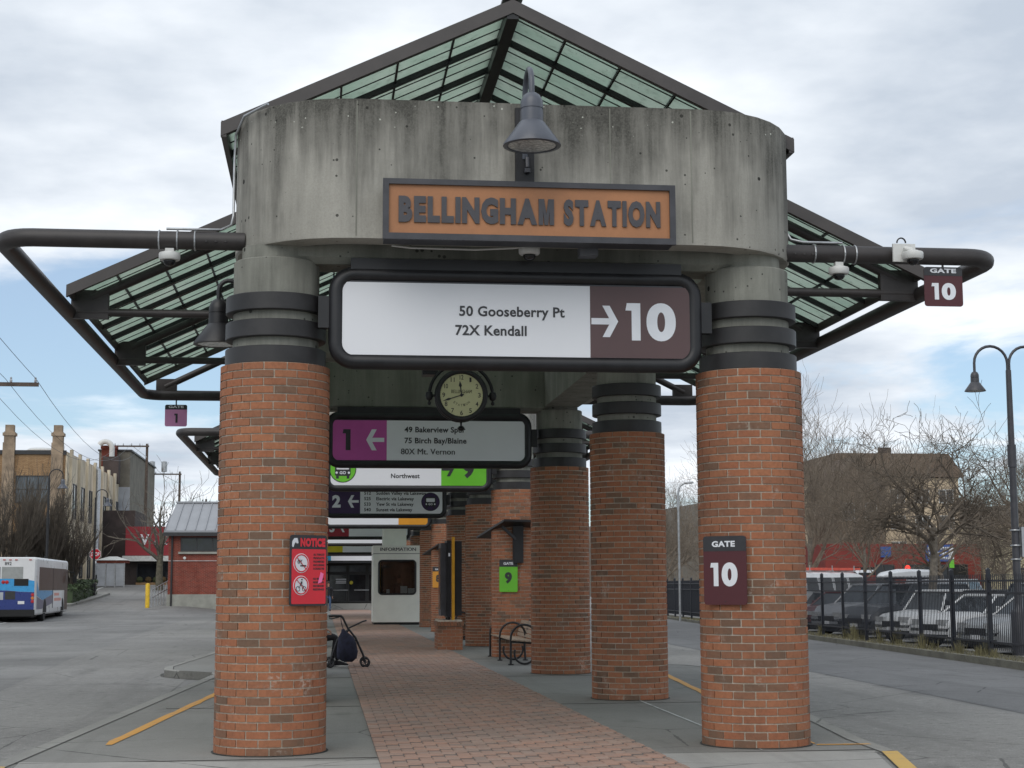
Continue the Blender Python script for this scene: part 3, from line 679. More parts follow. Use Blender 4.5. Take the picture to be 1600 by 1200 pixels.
# station name sign
t = thing('station_sign', (XC+.02, 14.48, 4.62), 'tan Bellingham Station name sign framed in charcoal on the concrete fascia', 'sign')
w = 1.335; mb = MB(); mb.box(-w, w, -.26, -.0, .0, .535); mb.build('sign_box', Mt['dkgrey'], t)
for nm, bx in (('frame_rail', (-w-.012, w+.012, -.30, -.255, .497, .547)), ('frame_rail', (-w-.012, w+.012, -.30, -.255, -.012, .045)), ('frame_stile', (-w-.012, -w+.042, -.30, -.255, .045, .497)), ('frame_stile', (w-.042, w+.012, -.30, -.255, .045, .497))):
    mb = MB(); mb.box(*bx); mb.build(nm, Mt['dkgrey'], t)
Mt['tan'] = plain('tan_sign_face', rgb(166, 114, 76), .55, .12, 2.2, fine=.2)
mb = MB(); mb.box(-w+.042, w-.042, -.272, -.262, .045, .497); mb.build('face', Mt['tan'], t)
Mt['letter'] = plain('charcoal_letter', (.055, .054, .062), .5, .12)
def raised(parent, s, x, y, z, cap, mat, bold, width, d=.014):
    o = text(parent, s, x, y, z, cap, mat, bold, 'L', width)
    m = o.modifiers.new('thick', 'SOLIDIFY'); m.thickness = d; m.offset = -1
    return o
def name_letters(t, word, x, width, z, cap, bold=.062, gap=.030):
    def w_(ch): v = text_mesh(ch, bold if ch != 'M' else .02)[0]; return max(p[0] for p in v)-min(p[0] for p in v)
    tot = sum(w_(ch) for ch in word); k = (width-gap*(len(word)-1)*.5)/tot
    for ch in word:
        w = w_(ch)*k
        if ch == 'M':
            s = .29*w; mb = MB(); P = [(0, 0), (0, cap), (s*1.25, cap), (w/2, cap*.42), (w-s*1.25, cap), (w, cap), (w, 0), (w-s, 0), (w-s, cap*.55), (w/2+s*.42, 0), (w/2-s*.42, 0), (s, cap*.55), (s, 0)]
            mb.prism([(x+a, z+b) for a, b in P], -.288, -.274, 'y'); mb.build('raised_letter', Mt['letter'], t)
        else: o = raised(t, ch, x, -.288, z, cap, Mt['letter'], bold, w); o.name = 'raised_letter'
        x += w+gap*.5
name_letters(t, 'BELLINGHAM', -1.205, 1.42, .148, .242); name_letters(t, 'STATION', .305, .90, .148, .242)

# ---------------------------------------------------------------- gate plates
def gate_plate(loc, rz, w, h, body, num, numcol, label, hang=False, header_cap=.055, group='gate number plates', hx=0.):
    t = thing('gate_plate', loc, label, 'gate sign', group, rz)
    plate(t, 'plate', rrect(-w/2, w/2, 0, h, .03), -.004, .004, body)
    hz = h*.78; q = [(x, z) for x, z in rrect(-w/2, w/2, 0, h, .03) if z > h*.9]; q = [(w/2, hz)]+sorted(q, key=lambda p: -p[0])+[(-w/2, hz)]
    if hang: hz = h*.79
    plate(t, 'header', q, -.0065, -.0045, Mt['ink'])
    text(t, 'GATE', hx, -.008, hz+(h-hz)*.28, header_cap, Mt['s_white2'], .04, width=w*.54 if not hang else w*.68)
    nh = h*(.42 if hang else .34); numeral(t, num, hx, -.0065, h*(.17 if hang else .27), nh, numcol, .055, (w*.66 if len(num) > 1 else None))
    if hang:
        mb = MB(); mb.tube([(0, 0, h), (0, 0, h+.12)], .012, 8); mb.build('hanger', Mt['steel'], t)
        text(t, 'GATE', 0, .008, hz+(h-hz)*.28, header_cap, Mt['s_white2'], .04, width=w*.68, back=True)
    else:
        for z in (.03, h-.03): mb = MB(); mb.lathe([(0, -.003), (.006, -.002), (.006, .0)], 8); b = mb.build('screw', Mt['steel'], t); b.location = (0, -.006, z); b.rotation_euler = (R(90), 0, 0)
    return t
def on_column(cx, cy, ang, z):      # ang: degrees from facing the viewer, positive towards +X
    a = R(ang); return (cx+(RB+.03)*math.sin(a), cy-(RB+.03)*math.cos(a), z), a
p, a = on_column(XR, D1, -43, 1.316); gate_plate(p, a, .455, .642, Mt['s_maroon'], '10', Mt['s_white2'], 'maroon gate 10 plate screwed to the front right column', hx=-.01)
p, a = on_column(XR, gY(4), -22, 1.37); gate_plate(p, a, .40, .68, Mt['s_green'], '9', Mt['ink'], 'green gate 9 plate on the brick column behind the bench')
p, a = on_column(XR, gY(7), -35, 1.45); gate_plate(p, a, .42, .68, Mt['s_orange'], '8', Mt['ink'], 'orange gate 8 plate on a column beyond the map kiosk')
gate_plate((6.165, D1, 4.262), 0, .40, .40, Mt['s_maroon'], '10', Mt['s_white2'], 'small maroon gate 10 plate hanging from the right tube', True, .045, 'hanging gate plates')
gate_plate((-2.517, gY(3), 4.235), 0, .375, .375, Mt['s_pale_pink'], '1', Mt['ink'], 'small pink gate 1 plate hanging from the left tube', True, .042, 'hanging gate plates')

# red notice sign
p, a = on_column(XL, D1, 38, 1.325); t = thing('notice_sign', p, 'red and black notice sign with no smoking and no cycling symbols', 'notice sign', None, a)
Mt['n_red'] = col('notice_red', rgb(214, 44, 58)); w, h = .42, .64
plate(t, 'plate', rrect(-w/2, w/2, 0, h, .03), -.004, .004, Mt['ink']); plate(t, 'red_panel', rrect(-w/2+.02, w/2-.012, .018, h*.80, .012), -.0065, -.0045, Mt['n_red'])
text(t, 'NOTICE', .045, -.0085, h*.835, .078, Mt['n_red'], .075, width=.285)
mb = MB(); mb.prism([(-.19, .545), (-.185, .585), (-.165, .61), (-.13, .612), (-.122, .585), (-.118, .565), (-.135, .562), (-.15, .575), (-.168, .548), (-.172, .53), (-.185, .53)], -.0068, -.005, 'y'); mb.build('emblem', Mt['s_white2'], t)
for cz, kind in ((.385, 0), (.185, 1)):
    cx = -.085
    plate(t, 'symbol_disc', disc(cx, cz, .088), -.0085, -.0068, Mt['s_white2'])
    mb = MB(); mb.tube([(x, -.0088, z) for x, z in disc(cx, cz, .076, 32)], .006, 6, True); mb.build('symbol_ring', Mt['n_red'], t)
    mb = MB()
    if kind == 0:
        mb.box(cx-.012, cx+.055, -.0105, -.009, cz-.03, cz-.017)
        for k in range(3): mb.tube([(cx-.035+.018*k, -.0095, cz-.005), (cx-.04+.018*k, -.0095, cz+.014), (cx-.03+.018*k, -.0095, cz+.03)], .004, 5)
    else:
        for sx in (-1, 1): mb.tube([(x, -.0095, z) for x, z in disc(cx+sx*.034, cz-.03, .021, 18)], .0028, 5, True)
        mb.tube([(cx-.03, -.0095, cz-.025), (cx-.01, -.0095, cz+.0), (cx+.02, -.0095, cz+.0), (cx+.034, -.0095, cz-.03)], .003, 5)
        mb.tube([(cx-.005, -.0095, cz+.0), (cx+.006, -.0095, cz+.035)], .009, 6); mb.lathe([(0, -.009), (.009, 0), (0, .009)], 8, (cx+.008, -.0095, cz+.052))
    mb.build('symbol', Mt['ink'], t)
    mb = MB(); mb.bar((cx-.055, -.0118, cz+.055), (cx+.055, -.0118, cz-.055), .002, .013, (0, 1, 0)); q = mb.build('slash', Mt['n_red'], t)
for i, s in enumerate(('ALL TOBACCO', 'PRODUCTS', 'PROHIBITED', 'INCLUDING', 'E-CIGARETTES')): text(t, s, .115, -.0085, .455-i*.032, .019, Mt['ink'], .05, width=.125)
for i, s in enumerate(('NO BICYCLE', 'RIDING OR', 'SKATEBOARD', 'RIDING')): text(t, s, .115, -.0085, .235-i*.032, .019, Mt['ink'], .05, width=.125)
Mt['pink'] = col('pink_sticker', rgb(242, 120, 176)); plate(t, 'sticker', [(.105, .2), (.15, .215), (.17, .29), (.135, .305)], -.0105, -.009, Mt['pink'])

# ---------------------------------------------------------------- gooseneck lamps
Mt['lamp'] = plain('blue_grey_lamp_enamel', (.085, .092, .112), .33, .15, 3.); Mt['lens'] = plain('lamp_lens', (.55, .56, .54), .2, .4, 30.)
def hood(t, loc, k=1., mat=None):
    m = mat or Mt['lamp']; mb = MB()
    mb.lathe([(.0, .50*k), (.04*k, .495*k), (.075*k, .47*k), (.1*k, .42*k), (.104*k, .38*k), (.104*k, .345*k), (.098*k, .343*k), (.098*k, .333*k), (.104*k, .331*k), (.106*k, .225*k), (.118*k, .215*k), (.258*k, .02*k), (.262*k, .0), (.225*k, -.004*k), (.2*k, .02*k)], 32, loc); mb.build('shade', m, t, smooth=35)
    mb = MB(); mb.lathe([(.215*k, .004*k), (.0, .003*k)], 24, loc); mb.build('lens', Mt['lens'], t)
t = thing('wall_lamp', (XC-.0, 14.5, 4.9), 'blue-grey bell lamp on a gooseneck above the station sign', 'lamp', 'gooseneck lamps')
mb = MB(); mb.box(-.088, .088, -.06, -.004, .26, 1.04); mb.build('mounting_plate', Mt['black'], t)
pts = [(0, -.05, .55), (0, -.09, .75), (0, -.09, 1.10)]+[(0, -.09-.24+.24*math.cos(R(a)), 1.10+.21*math.sin(R(a))) for a in range(0, 181, 15)][1:]+[(0, -.57, 1.0)]
mb = MB(); mb.tube(pts, .027, 12); mb.build('gooseneck', Mt['lamp'], t, smooth=50); hood(t, (0, -.57, .53), 1.0)
mb = MB(); mb.tube([(.02, -.07, .56), (.02, -.09, .46)], .02, 8); mb.lathe([(0, -.03), (.03, -.02), (.03, .02), (0, .03)], 12, (.02, -.09, .43)); mb.build('cable_gland', Mt['dkgrey'], t)
t = thing('wall_lamp', (-.88, 17.2, 4.4), 'black bell lamp on a gooseneck behind the front left column', 'lamp', 'gooseneck lamps')
mb = MB(); mb.box(-.0, .05, -.08, .08, .28, .55); mb.build('mounting_plate', Mt['black'], t)
pts = [(0, 0, .4), (-.03, 0, .30)]+[(-.14+.11*math.cos(R(a)), 0, .26+.11*math.sin(R(a))) for a in range(0, 181, 20)]+[(-.25, 0, .16)]
mb = MB(); mb.tube(pts, .025, 10); mb.build('gooseneck', Mt['black'], t, smooth=50); hood(t, (-.25, 0, -.33), 1.0, Mt['black'])

# ---------------------------------------------------------------- dome cameras
Mt['camw'] = plain('camera_white_plastic', (.60, .60, .58), .4, .08, 4.); Mt['dome'] = plain('smoked_dome', (.01, .01, .012), .06, .1)
Mt['galv'] = plain('galvanised_steel', (.42, .43, .44), .38, .15, 8., metal=.7)
def dome(loc, label, k=1., straps=None, wall=False, plate_=False):
    t = thing('dome_camera', loc, label, 'camera', 'dome security cameras')
    mb = MB(); mb.lathe([(.06*k, .075*k), (.07*k, .065*k), (.1*k, .06*k), (.106*k, .05*k), (.106*k, .005*k), (.096*k, -.012*k), (.066*k, -.016*k)], 28); mb.build('housing', Mt['camw'], t, smooth=40)
    mb = MB(); mb.lathe([(.064*k, -.012*k), (.062*k, -.035*k), (.048*k, -.058*k), (.026*k, -.07*k), (0, -.074*k)], 24); mb.build('dome_lens', Mt['dome'], t, smooth=True)
    if straps:
        for dx in straps:
            mb = MB(); mb.tube([(dx, D1-loc[1]+.0915*math.cos(R(a)), ZT-loc[2]+.0915*math.sin(R(a))) for a in range(0, 360, 20)], .008, 6, True); mb.build('strap', Mt['galv'], t)
        mb = MB(); mb.box(-.04, .04, -.03, .03, .07*k, ZT-.085-loc[2]); mb.build('bracket', Mt['camw'], t)
    if plate_:
        mb = MB(); mb.box(-.17, .06, .08, .105, -.02, .16); mb.build('back_plate', Mt['camw'], t)
        mb = MB(); mb.tube([(-.06, .08, .05), (-.06, .02, .10), (.0, .0, .075)], .03, 10); mb.build('arm', Mt['camw'], t, smooth=50)
        mb = MB(); mb.tube([(-.08+.045*math.cos(R(a)), .09, .17+.05*math.sin(R(a))) for a in range(0, 181, 20)], .008, 6); mb.build('cable', Mt['black'], t)
    return t
dome((-1.466, D1-.02, 4.585), 'white dome camera strapped under the left front tube', .95, (-.1, .07, .235))
dome((1.905, 14.66, 4.60), 'white dome camera under the concrete fascia below the station sign', .95)
dome((5.079, D1-.02, 4.575), 'white dome camera strapped under the right front tube', .95, (-.25, .05, .17))
dome((5.77, 14.98, 4.70), 'white dome camera on a square bracket beside the hanging gate 10 plate', .98, None, False, True)
# conduits
t = thing('conduit', (0, 0, 0), 'grey conduit bent down the left end of the concrete fascia', 'conduit')
mb = MB(); mb.tube([(-.55, 15.12-.36, 6.0), (-.78, 15.05, 5.96), (-.875, 15.35, 5.86), (-.885, 15.38, 5.6), (-.885, 15.35, 5.05), (-.90, 15.3, 4.95), (-.99, 15.22, 4.885), (-1.15, 15.18, 4.875), (-1.5, 15.18, 4.875)], .013, 8); mb.build('pipe', Mt['galv'], t, smooth=50)
t = thing('conduit', (0, 0, 0), 'grey conduit running onto the right front tube', 'conduit')
mb = MB(); mb.tube([(4.56, 15.3, 5.05), (4.60, 15.2, 4.91), (4.72, 15.18, 4.88), (5.12, 15.18, 4.88)], .013, 8); mb.build('pipe', Mt['galv'], t, smooth=50)
t = thing('conduit', (0, 0, 0), 'thin pale cable slung under the concrete fascia to the middle camera', 'conduit')
mb = MB(); mb.tube([(.62, 14.80, 4.675), (.8, 14.74, 4.645), (1.4, 14.70, 4.632), (1.75, 14.68, 4.65), (1.88, 14.66, 4.66)], .009, 8); mb.build('cable', Mt['camw'], t, smooth=50)
mb = MB(); mb.box(2.38, 2.55, 14.6, 14.76, 4.58, 4.67); tag(mb.build('junction_box', plain('grey_box', (.16, .17, .19), .5)), 'small grey junction box under the fascia, right of the camera', 'junction box', None, 'thing')

# ---------------------------------------------------------------- clock
t = thing('hanging_clock', (1.80, 20.92, 3.99), 'round black station clock with cream dial hanging over the walkway', 'clock')
Mt['dial'] = plain('cream_dial', rgb(206, 204, 160), .4, .06, 3.)
def ringy(r0, y): return [(x, y, z) for x, z in disc(0, 0, r0, 40)]
mb = MB(); mb.tube(ringy(.315, -.075), .035, 10, True); mb.tube(ringy(.315, .075), .035, 10, True); mb.build('rim', Mt['black'], t, smooth=50)
plate(t, 'drum', disc(0, 0, .325, 40), -.075, .075, Mt['black']); plate(t, 'dial', disc(0, 0, .29, 40), -.0795, -.0755, Mt['dial'])
for i in range(1, 13):
    a = R(90-30*i); text(t, str(i), .235*math.cos(a), -.081, .235*math.sin(a)-.03, .06, Mt['ink'], .012, 'C', .026 if i in (1,) else (.05 if i > 9 else .036), 'numeral')
mb = MB()
for i in range(60):
    a = R(6*i); mb.bar((.278*math.cos(a), -.081, .278*math.sin(a)), (.285*math.cos(a), -.081, .285*math.sin(a)), .005, .002, (0, 1, 0))
q = mb.build('minute_marks', Mt['ink'], t)
Mt['gold'] = plain('grey_dial_print', rgb(120, 118, 92), .5); text(t, 'BELLINGHAM', 0, -.081, .025, .045, Mt['gold'], .03, 'C', .27)
for i, ch in enumerate('STATION'):
    a = R(-90+(i-3)*15); text(t, ch, .15*math.cos(a), -.081, .15*math.sin(a), .032, Mt['gold'], .02, 'C', .026, 'lettering', False, a+R(90))
def hand(a, L, w, nm, y):
    mb = MB(); c, s = math.cos(a), math.sin(a); P = [(-.12*L, -w*.5), (.55*L, -w*.45), (.66*L, -w*1.3), (L, 0), (.66*L, w*1.3), (.55*L, w*.45), (-.12*L, w*.5)]
    mb.prism([(p*c-q*s, p*s+q*c) for p, q in P], y, y+.0015, 'y'); mb.build(nm, Mt['ink'], t)
hand(R(97), .19, .016, 'hour_hand', -.084); hand(R(198), .265, .012, 'minute_hand', -.0865)
mb = MB(); mb.lathe([(0, 0), (.02, .001), (.02, .005), (0, .006)], 12); b = mb.build('hub', Mt['ink'], t, loc=(0, -.0865, 0), rot=(R(90), 0, 0))
mb = MB(); mb.tube([(.42*math.cos(R(a)), 0, .42*math.sin(R(a))) for a in range(0, 181, 10)], .022, 10); mb.tube([(0, 0, .42), (0, 0, .62)], .03, 10); mb.build('yoke', Mt['black'], t, smooth=50)
for sx in (-1, 1): mb = MB(); mb.lathe([(0, -.13), (.02, -.12), (.026, -.1), (.012, -.07), (.04, -.05), (.052, 0), (.04, .045), (0, .06)], 14, (sx*.42, 0, 0)); mb.tube([(sx*.33, 0, 0), (sx*.40, 0, 0)], .018, 8); mb.build('pivot_finial', Mt['black'], t, smooth=50)
mb = MB(); mb.lathe([(0, -.47), (.035, -.455), (.05, -.43), (.03, -.405), (.012, -.40), (.014, -.36), (.03, -.34)], 16); mb.build('bottom_finial', Mt['black'], t, smooth=50)
plate(t, 'rear_dial', disc(0, 0, .29, 40), .0755, .0795, Mt['dial'])
mb = MB(); mb.box(1.30, 1.50, 21.0, 21.27, 4.28, 4.45); tag(mb.build('speaker', Mt['black']), 'small black box speaker above and left of the clock', 'speaker', None, 'thing')

# ================================================================ street furniture on the platform
Mt['iron'] = plain('black_cast_iron', (.014, .014, .016), .42, .3, 8.); Mt['slat'] = plain('weathered_teak', (.32, .24, .175), .75, .3, 6., stretch=(14, 1, 14))
def bench(loc, rz, label, n=3, step=1.9):
    t = thing('bench', loc, label, 'bench', 'slatted iron benches', rz)      # sits along local y, faces local -x
    L = step*(n-1)
    for i in range(n):
        y = i*step; f = thing('frame', (0, 0, 0), None, None); f.parent = t; del f['kind']
        mb = MB(); mb.tube(arc((.26, y, .50), .26, 0, 180, 14, 'xz')+[(0, y, .45), (.0, y, .02)], .022, 8); mb.tube(arc((.27, y, .22), .2, -200, 20, 14, 'xz'), .02, 8); mb.build('side_casting', Mt['iron'], f, smooth=50)
        mb = MB(); mb.tube([(.0, y, .44), (.5, y, .40), (.62, y, .82)], .02, 8); mb.tube([(.5, y, .42), (.52, y, .02)], .022, 8); mb.build('seat_support', Mt['iron'], f, smooth=50)
        for fx in (0, .52): mb = MB(); mb.box(fx-.05, fx+.05, y-.035, y+.035, 0, .02); mb.build('foot', Mt['iron'], f)
    for k in range(6):
        x = .01+.085*k; mb = MB(); mb.box(x, x+.07, -.12, L+.12, .458-.007*k, .482-.007*k); mb.build('seat_slat', Mt['slat'], t)
    for k in range(4):
        z = .50+.085*k; x = .53+(z-.40)*.27; mb = MB(); mb.bar((x-.03, -.12, z), (x-.03, L+.12, z), .022, .07, (.25, 0, 1)); mb.build('back_slat', Mt['slat'], t)
    return t
bench((3.60, 30.75, 0), 0, 'slatted bench with round iron arms between the third and fourth columns')
bench((3.72, 45.2, 0), 0, 'smaller looking bench farther back, partly behind the map kiosk', 3, 1.2)
bench((.02, 32.3, 0), math.pi, 'bench on the left side under the seated person', 2, 1.6)

def brick_block(t, x0, x1, y0, y1, z0, z1, cap):
    mb = MB(); mb.box(x0+.012, x1-.012, y0+.012, y1-.012, z0, z1); mb.build('mortar_core', Mt['mortar'], t)
    L, h, g = .20, .068, .011; nz = int((z1-z0-.1)/(h+g)); rnd = random.Random(5)
    for k in range(nz):
        z = z0+.005+k*(h+g)
        for face, a0, a1 in (('y', x0, x1), ('x', y0, y1)):
            a0 += .052 if face == 'x' else 0; a = a0-(L/2 if k % 2 else 0)
            while a < a1-.02:
                s, e = max(a, a0), min(a+L, a1); a += L+g
                if e-s < .04: continue
                mb = MB()
                if face == 'y': mb.box(s, e, y0, y0+.05, z, z+h)
                else: mb.box(x0-.0015, x0+.05, s, e, z+.0008, z+h-.0008)
                mb.build('brick', Mt['brick'], t)
    z = z0+.005+nz*(h+g); a = x0-.02
    while a < x1:
        mb = MB(); mb.box(a, a+.07, y0-.03, y1+.03, z, z+.105); mb.build('cap_brick', Mt['brick'], t); a += .081
    return z+.105
t = thing('map_kiosk', (0, 0, 0), 'tall black map kiosk with yellow post on a brick pedestal', 'kiosk')
zt = brick_block(t, 2.74, 3.33, 38.2, 39.3, 0, .70, True)
Mt['kyel'] = plain('kiosk_yellow', rgb(206, 150, 40), .4, .1)
mb = MB(); mb.box(2.82, 2.96, 38.35, 39.1, .80, 2.52); mb.build('display_case', Mt['dkgrey'], t); mb = MB(); mb.box(2.965, 3.06, 38.3, 39.15, .76, 2.58); mb.build('case_back', Mt['black'], t)
mb = MB(); mb.box(3.075, 3.145, 38.28, 38.36, zt, 2.66); mb.build('yellow_post', Mt['kyel'], t); mb = MB(); mb.box(3.16, 3.32, 38.35, 39.1, .80, 2.56); mb.build('display_case', Mt['black'], t)
mb = MB(); mb.box(2.98, 3.05, 38.4, 38.5, zt, .77); mb.box(2.98, 3.05, 38.9, 39.0, zt, .77); mb.build('post', Mt['black'], t)
mb = MB(); mb.box(2.995, 3.035, 38.292, 38.2995, 2.2, 2.28); mb.build('label_plate', Mt['face'], t)
mb = MB(); mb.box(2.81, 2.8185, 38.45, 39.0, .95, 2.4); mb.build('glass', plain('case_glass', (.06, .065, .07), .08, .1), t)
def awning(cx, cy, label):
    t = thing('awning', (cx, cy, 0), label, 'awning', 'black column awnings')
    mb = MB(); V = [(-.74, .85, 2.54), (-.34, -1.05, 2.84), (.50, -1.05, 2.82), (.2, .85, 2.52)]
    U = [(x, y, z+.045) for x, y, z in V]
    mb.add(V+U, [(3, 2, 1, 0), (4, 5, 6, 7), (0, 1, 5, 4), (1, 2, 6, 5), (2, 3, 7, 6), (3, 0, 4, 7)]); mb.build('hood', Mt['black'], t)
    mb = MB(); mb.box(-.10, .12, -.62, -.50, 1.98, 2.76); mb.build('bracket', Mt['black'], t)
    mb = MB(); mb.bar((-.35, -.75, 2.74), (.05, -.56, 2.4), .04, .06); mb.build('brace', Mt['black'], t)
awning(4.12, gY(4), 'black slanted awning bracketed to the column above the bench'); awning(4.12, gY(7), 'small black slanted awning on the far column left of the kiosk')

# information booth
Mt['booth'] = plain('cream_booth_panel', rgb(238, 237, 228), .5, .05, 1.5); Mt['dark_in'] = plain('booth_interior', (.05, .045, .04), .8)
def glass_mat(name, tint, alpha):
    t = NT(name); tr = t.new('ShaderNodeBsdfTransparent'); tr.inputs[0].default_value = (*tint, 1); gl = t.new('ShaderNodeBsdfGlossy'); gl.inputs['Roughness'].default_value = .03
    fr = t.new('ShaderNodeFresnel'); fr.inputs[0].default_value = 1.5; m = t.new('ShaderNodeMixShader'); f = t.math('ADD', fr.outputs[0], alpha, True)
    t.L.new(f, m.inputs[0]); t.L.new(tr.outputs[0], m.inputs[1]); t.L.new(gl.outputs[0], m.inputs[2]); t.L.new(m.outputs[0], t.N['Material Output'].inputs[0]); return t.m
Mt['glass'] = glass_mat('window_glass', (.72, .76, .76), .06); Mt['dglass'] = glass_mat('tinted_glass', (.25, .25, .27), .10)
t = thing('information_booth', (2.93, 63.5, 0), 'cream information booth with a rounded window at the end of the walkway', 'booth')
w, dp = .92, 2.1; H0, H1 = .10, 3.09
mb = MB(); mb.box(-w+.03, w-.03, .03, dp, 0, H0); mb.build('plinth', Mt['black'], t)
wx0, wx1, wz0, wz1 = -.70, .74, 1.19, 2.50
for nm, b in (('front_panel', (-w, w, 0, .05, H0, wz0)), ('front_panel', (-w, wx0, 0, .05, wz0, wz1)), ('front_panel', (wx1, w, 0, .05, wz0, wz1)), ('front_panel', (-w, w, 0, .05, wz1, 2.76)), ('side_panel', (-w, -w+.05, .05, dp, H0, 2.76)), ('side_panel', (w-.05, w, .05, dp, H0, 2.76)), ('rear_panel', (-w+.05, w-.05, dp-.05, dp, H0, 1.2)), ('header', (-w-.01, w+.01, -.02, dp, 2.78, H1)), ('roof_unit', (-.52, .40, .5, 1.6, H1, 3.85)), ('floor', (-w+.05, w-.05, .05, dp-.05, H0, H0+.04))):
    mb = MB(); mb.box(*b); mb.build(nm, Mt['booth'], t)
mb = MB(); mb.box(-w+.01, w-.01, .01, dp-.01, 2.76, 2.78); mb.build('shadow_gap', Mt['black'], t)
mb = MB(); mb.tube([(x, -.005, z) for x, z in rrect(wx0, wx1, wz0, wz1, .13)], .035, 8, True); mb.build('window_gasket', Mt['black'], t)
mb = MB(); A = rrect(wx0-.001, wx1+.001, wz0-.001, wz1+.001, .001); B = rrect(wx0+.02, wx1-.02, wz0+.02, wz1-.02, .12); nn = len(A)
mb.add([(x, -.002, z) for x, z in A]+[(x, -.002, z) for x, z in B], [(k, (k+1) % nn, nn+(k+1) % nn, nn+k) for k in range(nn)]); mb.build('window_corner', Mt['booth'], t, fix=False)
mb = MB(); mb.box(wx0, wx1, .018, .026, wz0, wz1); mb.build('window_pane', Mt['glass'], t)
text(t, 'INFORMATION', .05, -.023, 2.88, .125, Mt['ink'], .05, width=1.4)
mb = MB(); mb.box(-w+.05, w-.05, .05, .6, 1.08, 1.14); mb.build('counter', Mt['dark_in'], t); mb = MB(); mb.box(-w+.05, w-.05, dp-.07, dp-.055, 1.2, 2.75); mb.build('rear_glazing', Mt['dglass'], t)
mb = MB(); mb.box(.15, .42, .06, .07, 1.2, 1.5); mb.build('posted_notice', Mt['face'], t); mb = MB(); mb.box(.45, .72, .06, .07, 1.2, 1.42); mb.build('posted_notice', Mt['face'], t); mb = MB(); mb.box(-.40, -.27, .06, .07, 1.19, 1.38); mb.build('posted_notice', Mt['face'], t)
mb = MB(); mb.box(-.68, -.63, .07, .1, 1.2, 2.5); mb.build('yellow_trim', Mt['kyel'], t)
text(t, 'NOT', -.3, -.1, 0, .01, Mt['ink'])if False else None
# ================================================================ people
Mt['cloth_dark'] = plain('black_cloth', (.014, .014, .018), .9, .35, 12.); Mt['cloth_navy'] = plain('navy_cloth', (.018, .02, .04), .9, .4, 10.); Mt['jeans'] = plain('blue_jeans', (.05, .09, .17), .9, .25, 14.)
Mt['skin'] = plain('skin', (.36, .2, .14), .6, .08); Mt['hair'] = plain('dark_hair', (.02, .015, .012), .7, .3, 30.); Mt['sole'] = plain('white_sole', (.6, .6, .58), .6)
def person(name, base, J, E, mats, label, cat='person', shoes=(), head=None, sole=True):
    t = thing(name, base, label, cat)
    me = bpy.data.meshes.new('body'); me.from_pydata([J[k][0] for k in J], [], [(list(J).index(a), list(J).index(b)) for a, b in E])
    o = bpy.data.objects.new('body', me); COL.objects.link(o)
    m = o.modifiers.new('skin', 'SKIN'); m.use_smooth_shade = True; o.modifiers.new('sub', 'SUBSURF').levels = 1
    for i, k in enumerate(J):
        r = J[k][1]; sv = me.skin_vertices[0].data[i]; sv.radius = r if isinstance(r, tuple) else (r, r); sv.use_root = (i == 0)
    dg = bpy.context.evaluated_depsgraph_get(); m2 = bpy.data.meshes.new_from_object(o.evaluated_get(dg)); bpy.data.objects.remove(o)
    for q in (Mt['cloth_dark'], Mt['cloth_navy'], Mt['jeans'], Mt['skin']): m2.materials.append(q)
    for p in m2.polygons: p.material_index = mats(p.center); p.use_smooth = True
    m2.name = 'body'; link('body', m2, t)
    hx, hy, hz = head; mb = MB()
    mb.lathe([(0, .125), (.05, .118), (.085, .09), (.1, .04), (.098, .0), (.085, -.03)], 16, (hx-.015, hy, hz)); mb.build('hair', Mt['hair'], t, smooth=True)
    for sy in (-1, 1):
        mb = MB(); mb.lathe([(0, -.03), (.016, -.015), (.018, .01), (0, .03)], 8, (hx, hy+sy*.082, hz-.02)); mb.build('ear', Mt['skin'], t, smooth=True)
    for s in shoes:
        x, y, z, dx, dy = s; mb = MB(); d = Vector((dx, dy, 0)).normalized(); p = Vector((-d.y, d.x, 0))
        def P(a, b, c): q = Vector((x, y, z))+d*a+p*b; return (q.x, q.y, z+c)
        rings = [[P(a, -w, .018), P(a, w, .018), P(a, w*.8, h), P(a, -w*.8, h)] for a, w, h in ((-.09, .03, .08), (-.06, .042, .11), (.04, .046, .10), (.13, .05, .065), (.19, .035, .04))]
        mb.loft(rings); mb.build('shoe', Mt['cloth_dark'], t, smooth=60)
        mb = MB(); mb.loft([[P(a, -w, 0), P(a, w, 0), P(a, w, .02), P(a, -w, .02)] for a, w in ((-.1, .034), (-.05, .047), (.05, .05), (.13, .054), (.2, .036))]); mb.build('shoe_sole', Mt['sole'], t)
    return t
def hand_chain(J, E, wrist, pre, d, up, r=.011):
    """palm with four fingers and a thumb leaving its side"""
    w = Vector(J[wrist][0]); d = Vector(d).normalized(); up = Vector(up).normalized(); s = d.cross(up)
    J[pre+'palm'] = (tuple(w+d*.06), (.03, .018)); E.append((wrist, pre+'palm'))
    for i, (o, L) in enumerate(((-.027, .07), (-.009, .08), (.009, .075), (.027, .06))):
        a = w+d*.085+s*o; J[f'{pre}k{i}'] = (tuple(a), r); J[f'{pre}f{i}'] = (tuple(a+d*L*.55-up*.012), r*.9); J[f'{pre}t{i}'] = (tuple(a+d*L*.9-up*.04), r*.75); E += [(pre+'palm', f'{pre}k{i}'), (f'{pre}k{i}', f'{pre}f{i}'), (f'{pre}f{i}', f'{pre}t{i}')]
    a = w+d*.035-s*.04; J[pre+'th'] = (tuple(a), r*1.05); J[pre+'tt'] = (tuple(a+d*.045-s*.012-up*.012), r*.85); E += [(pre+'palm', pre+'th'), (pre+'th', pre+'tt')]
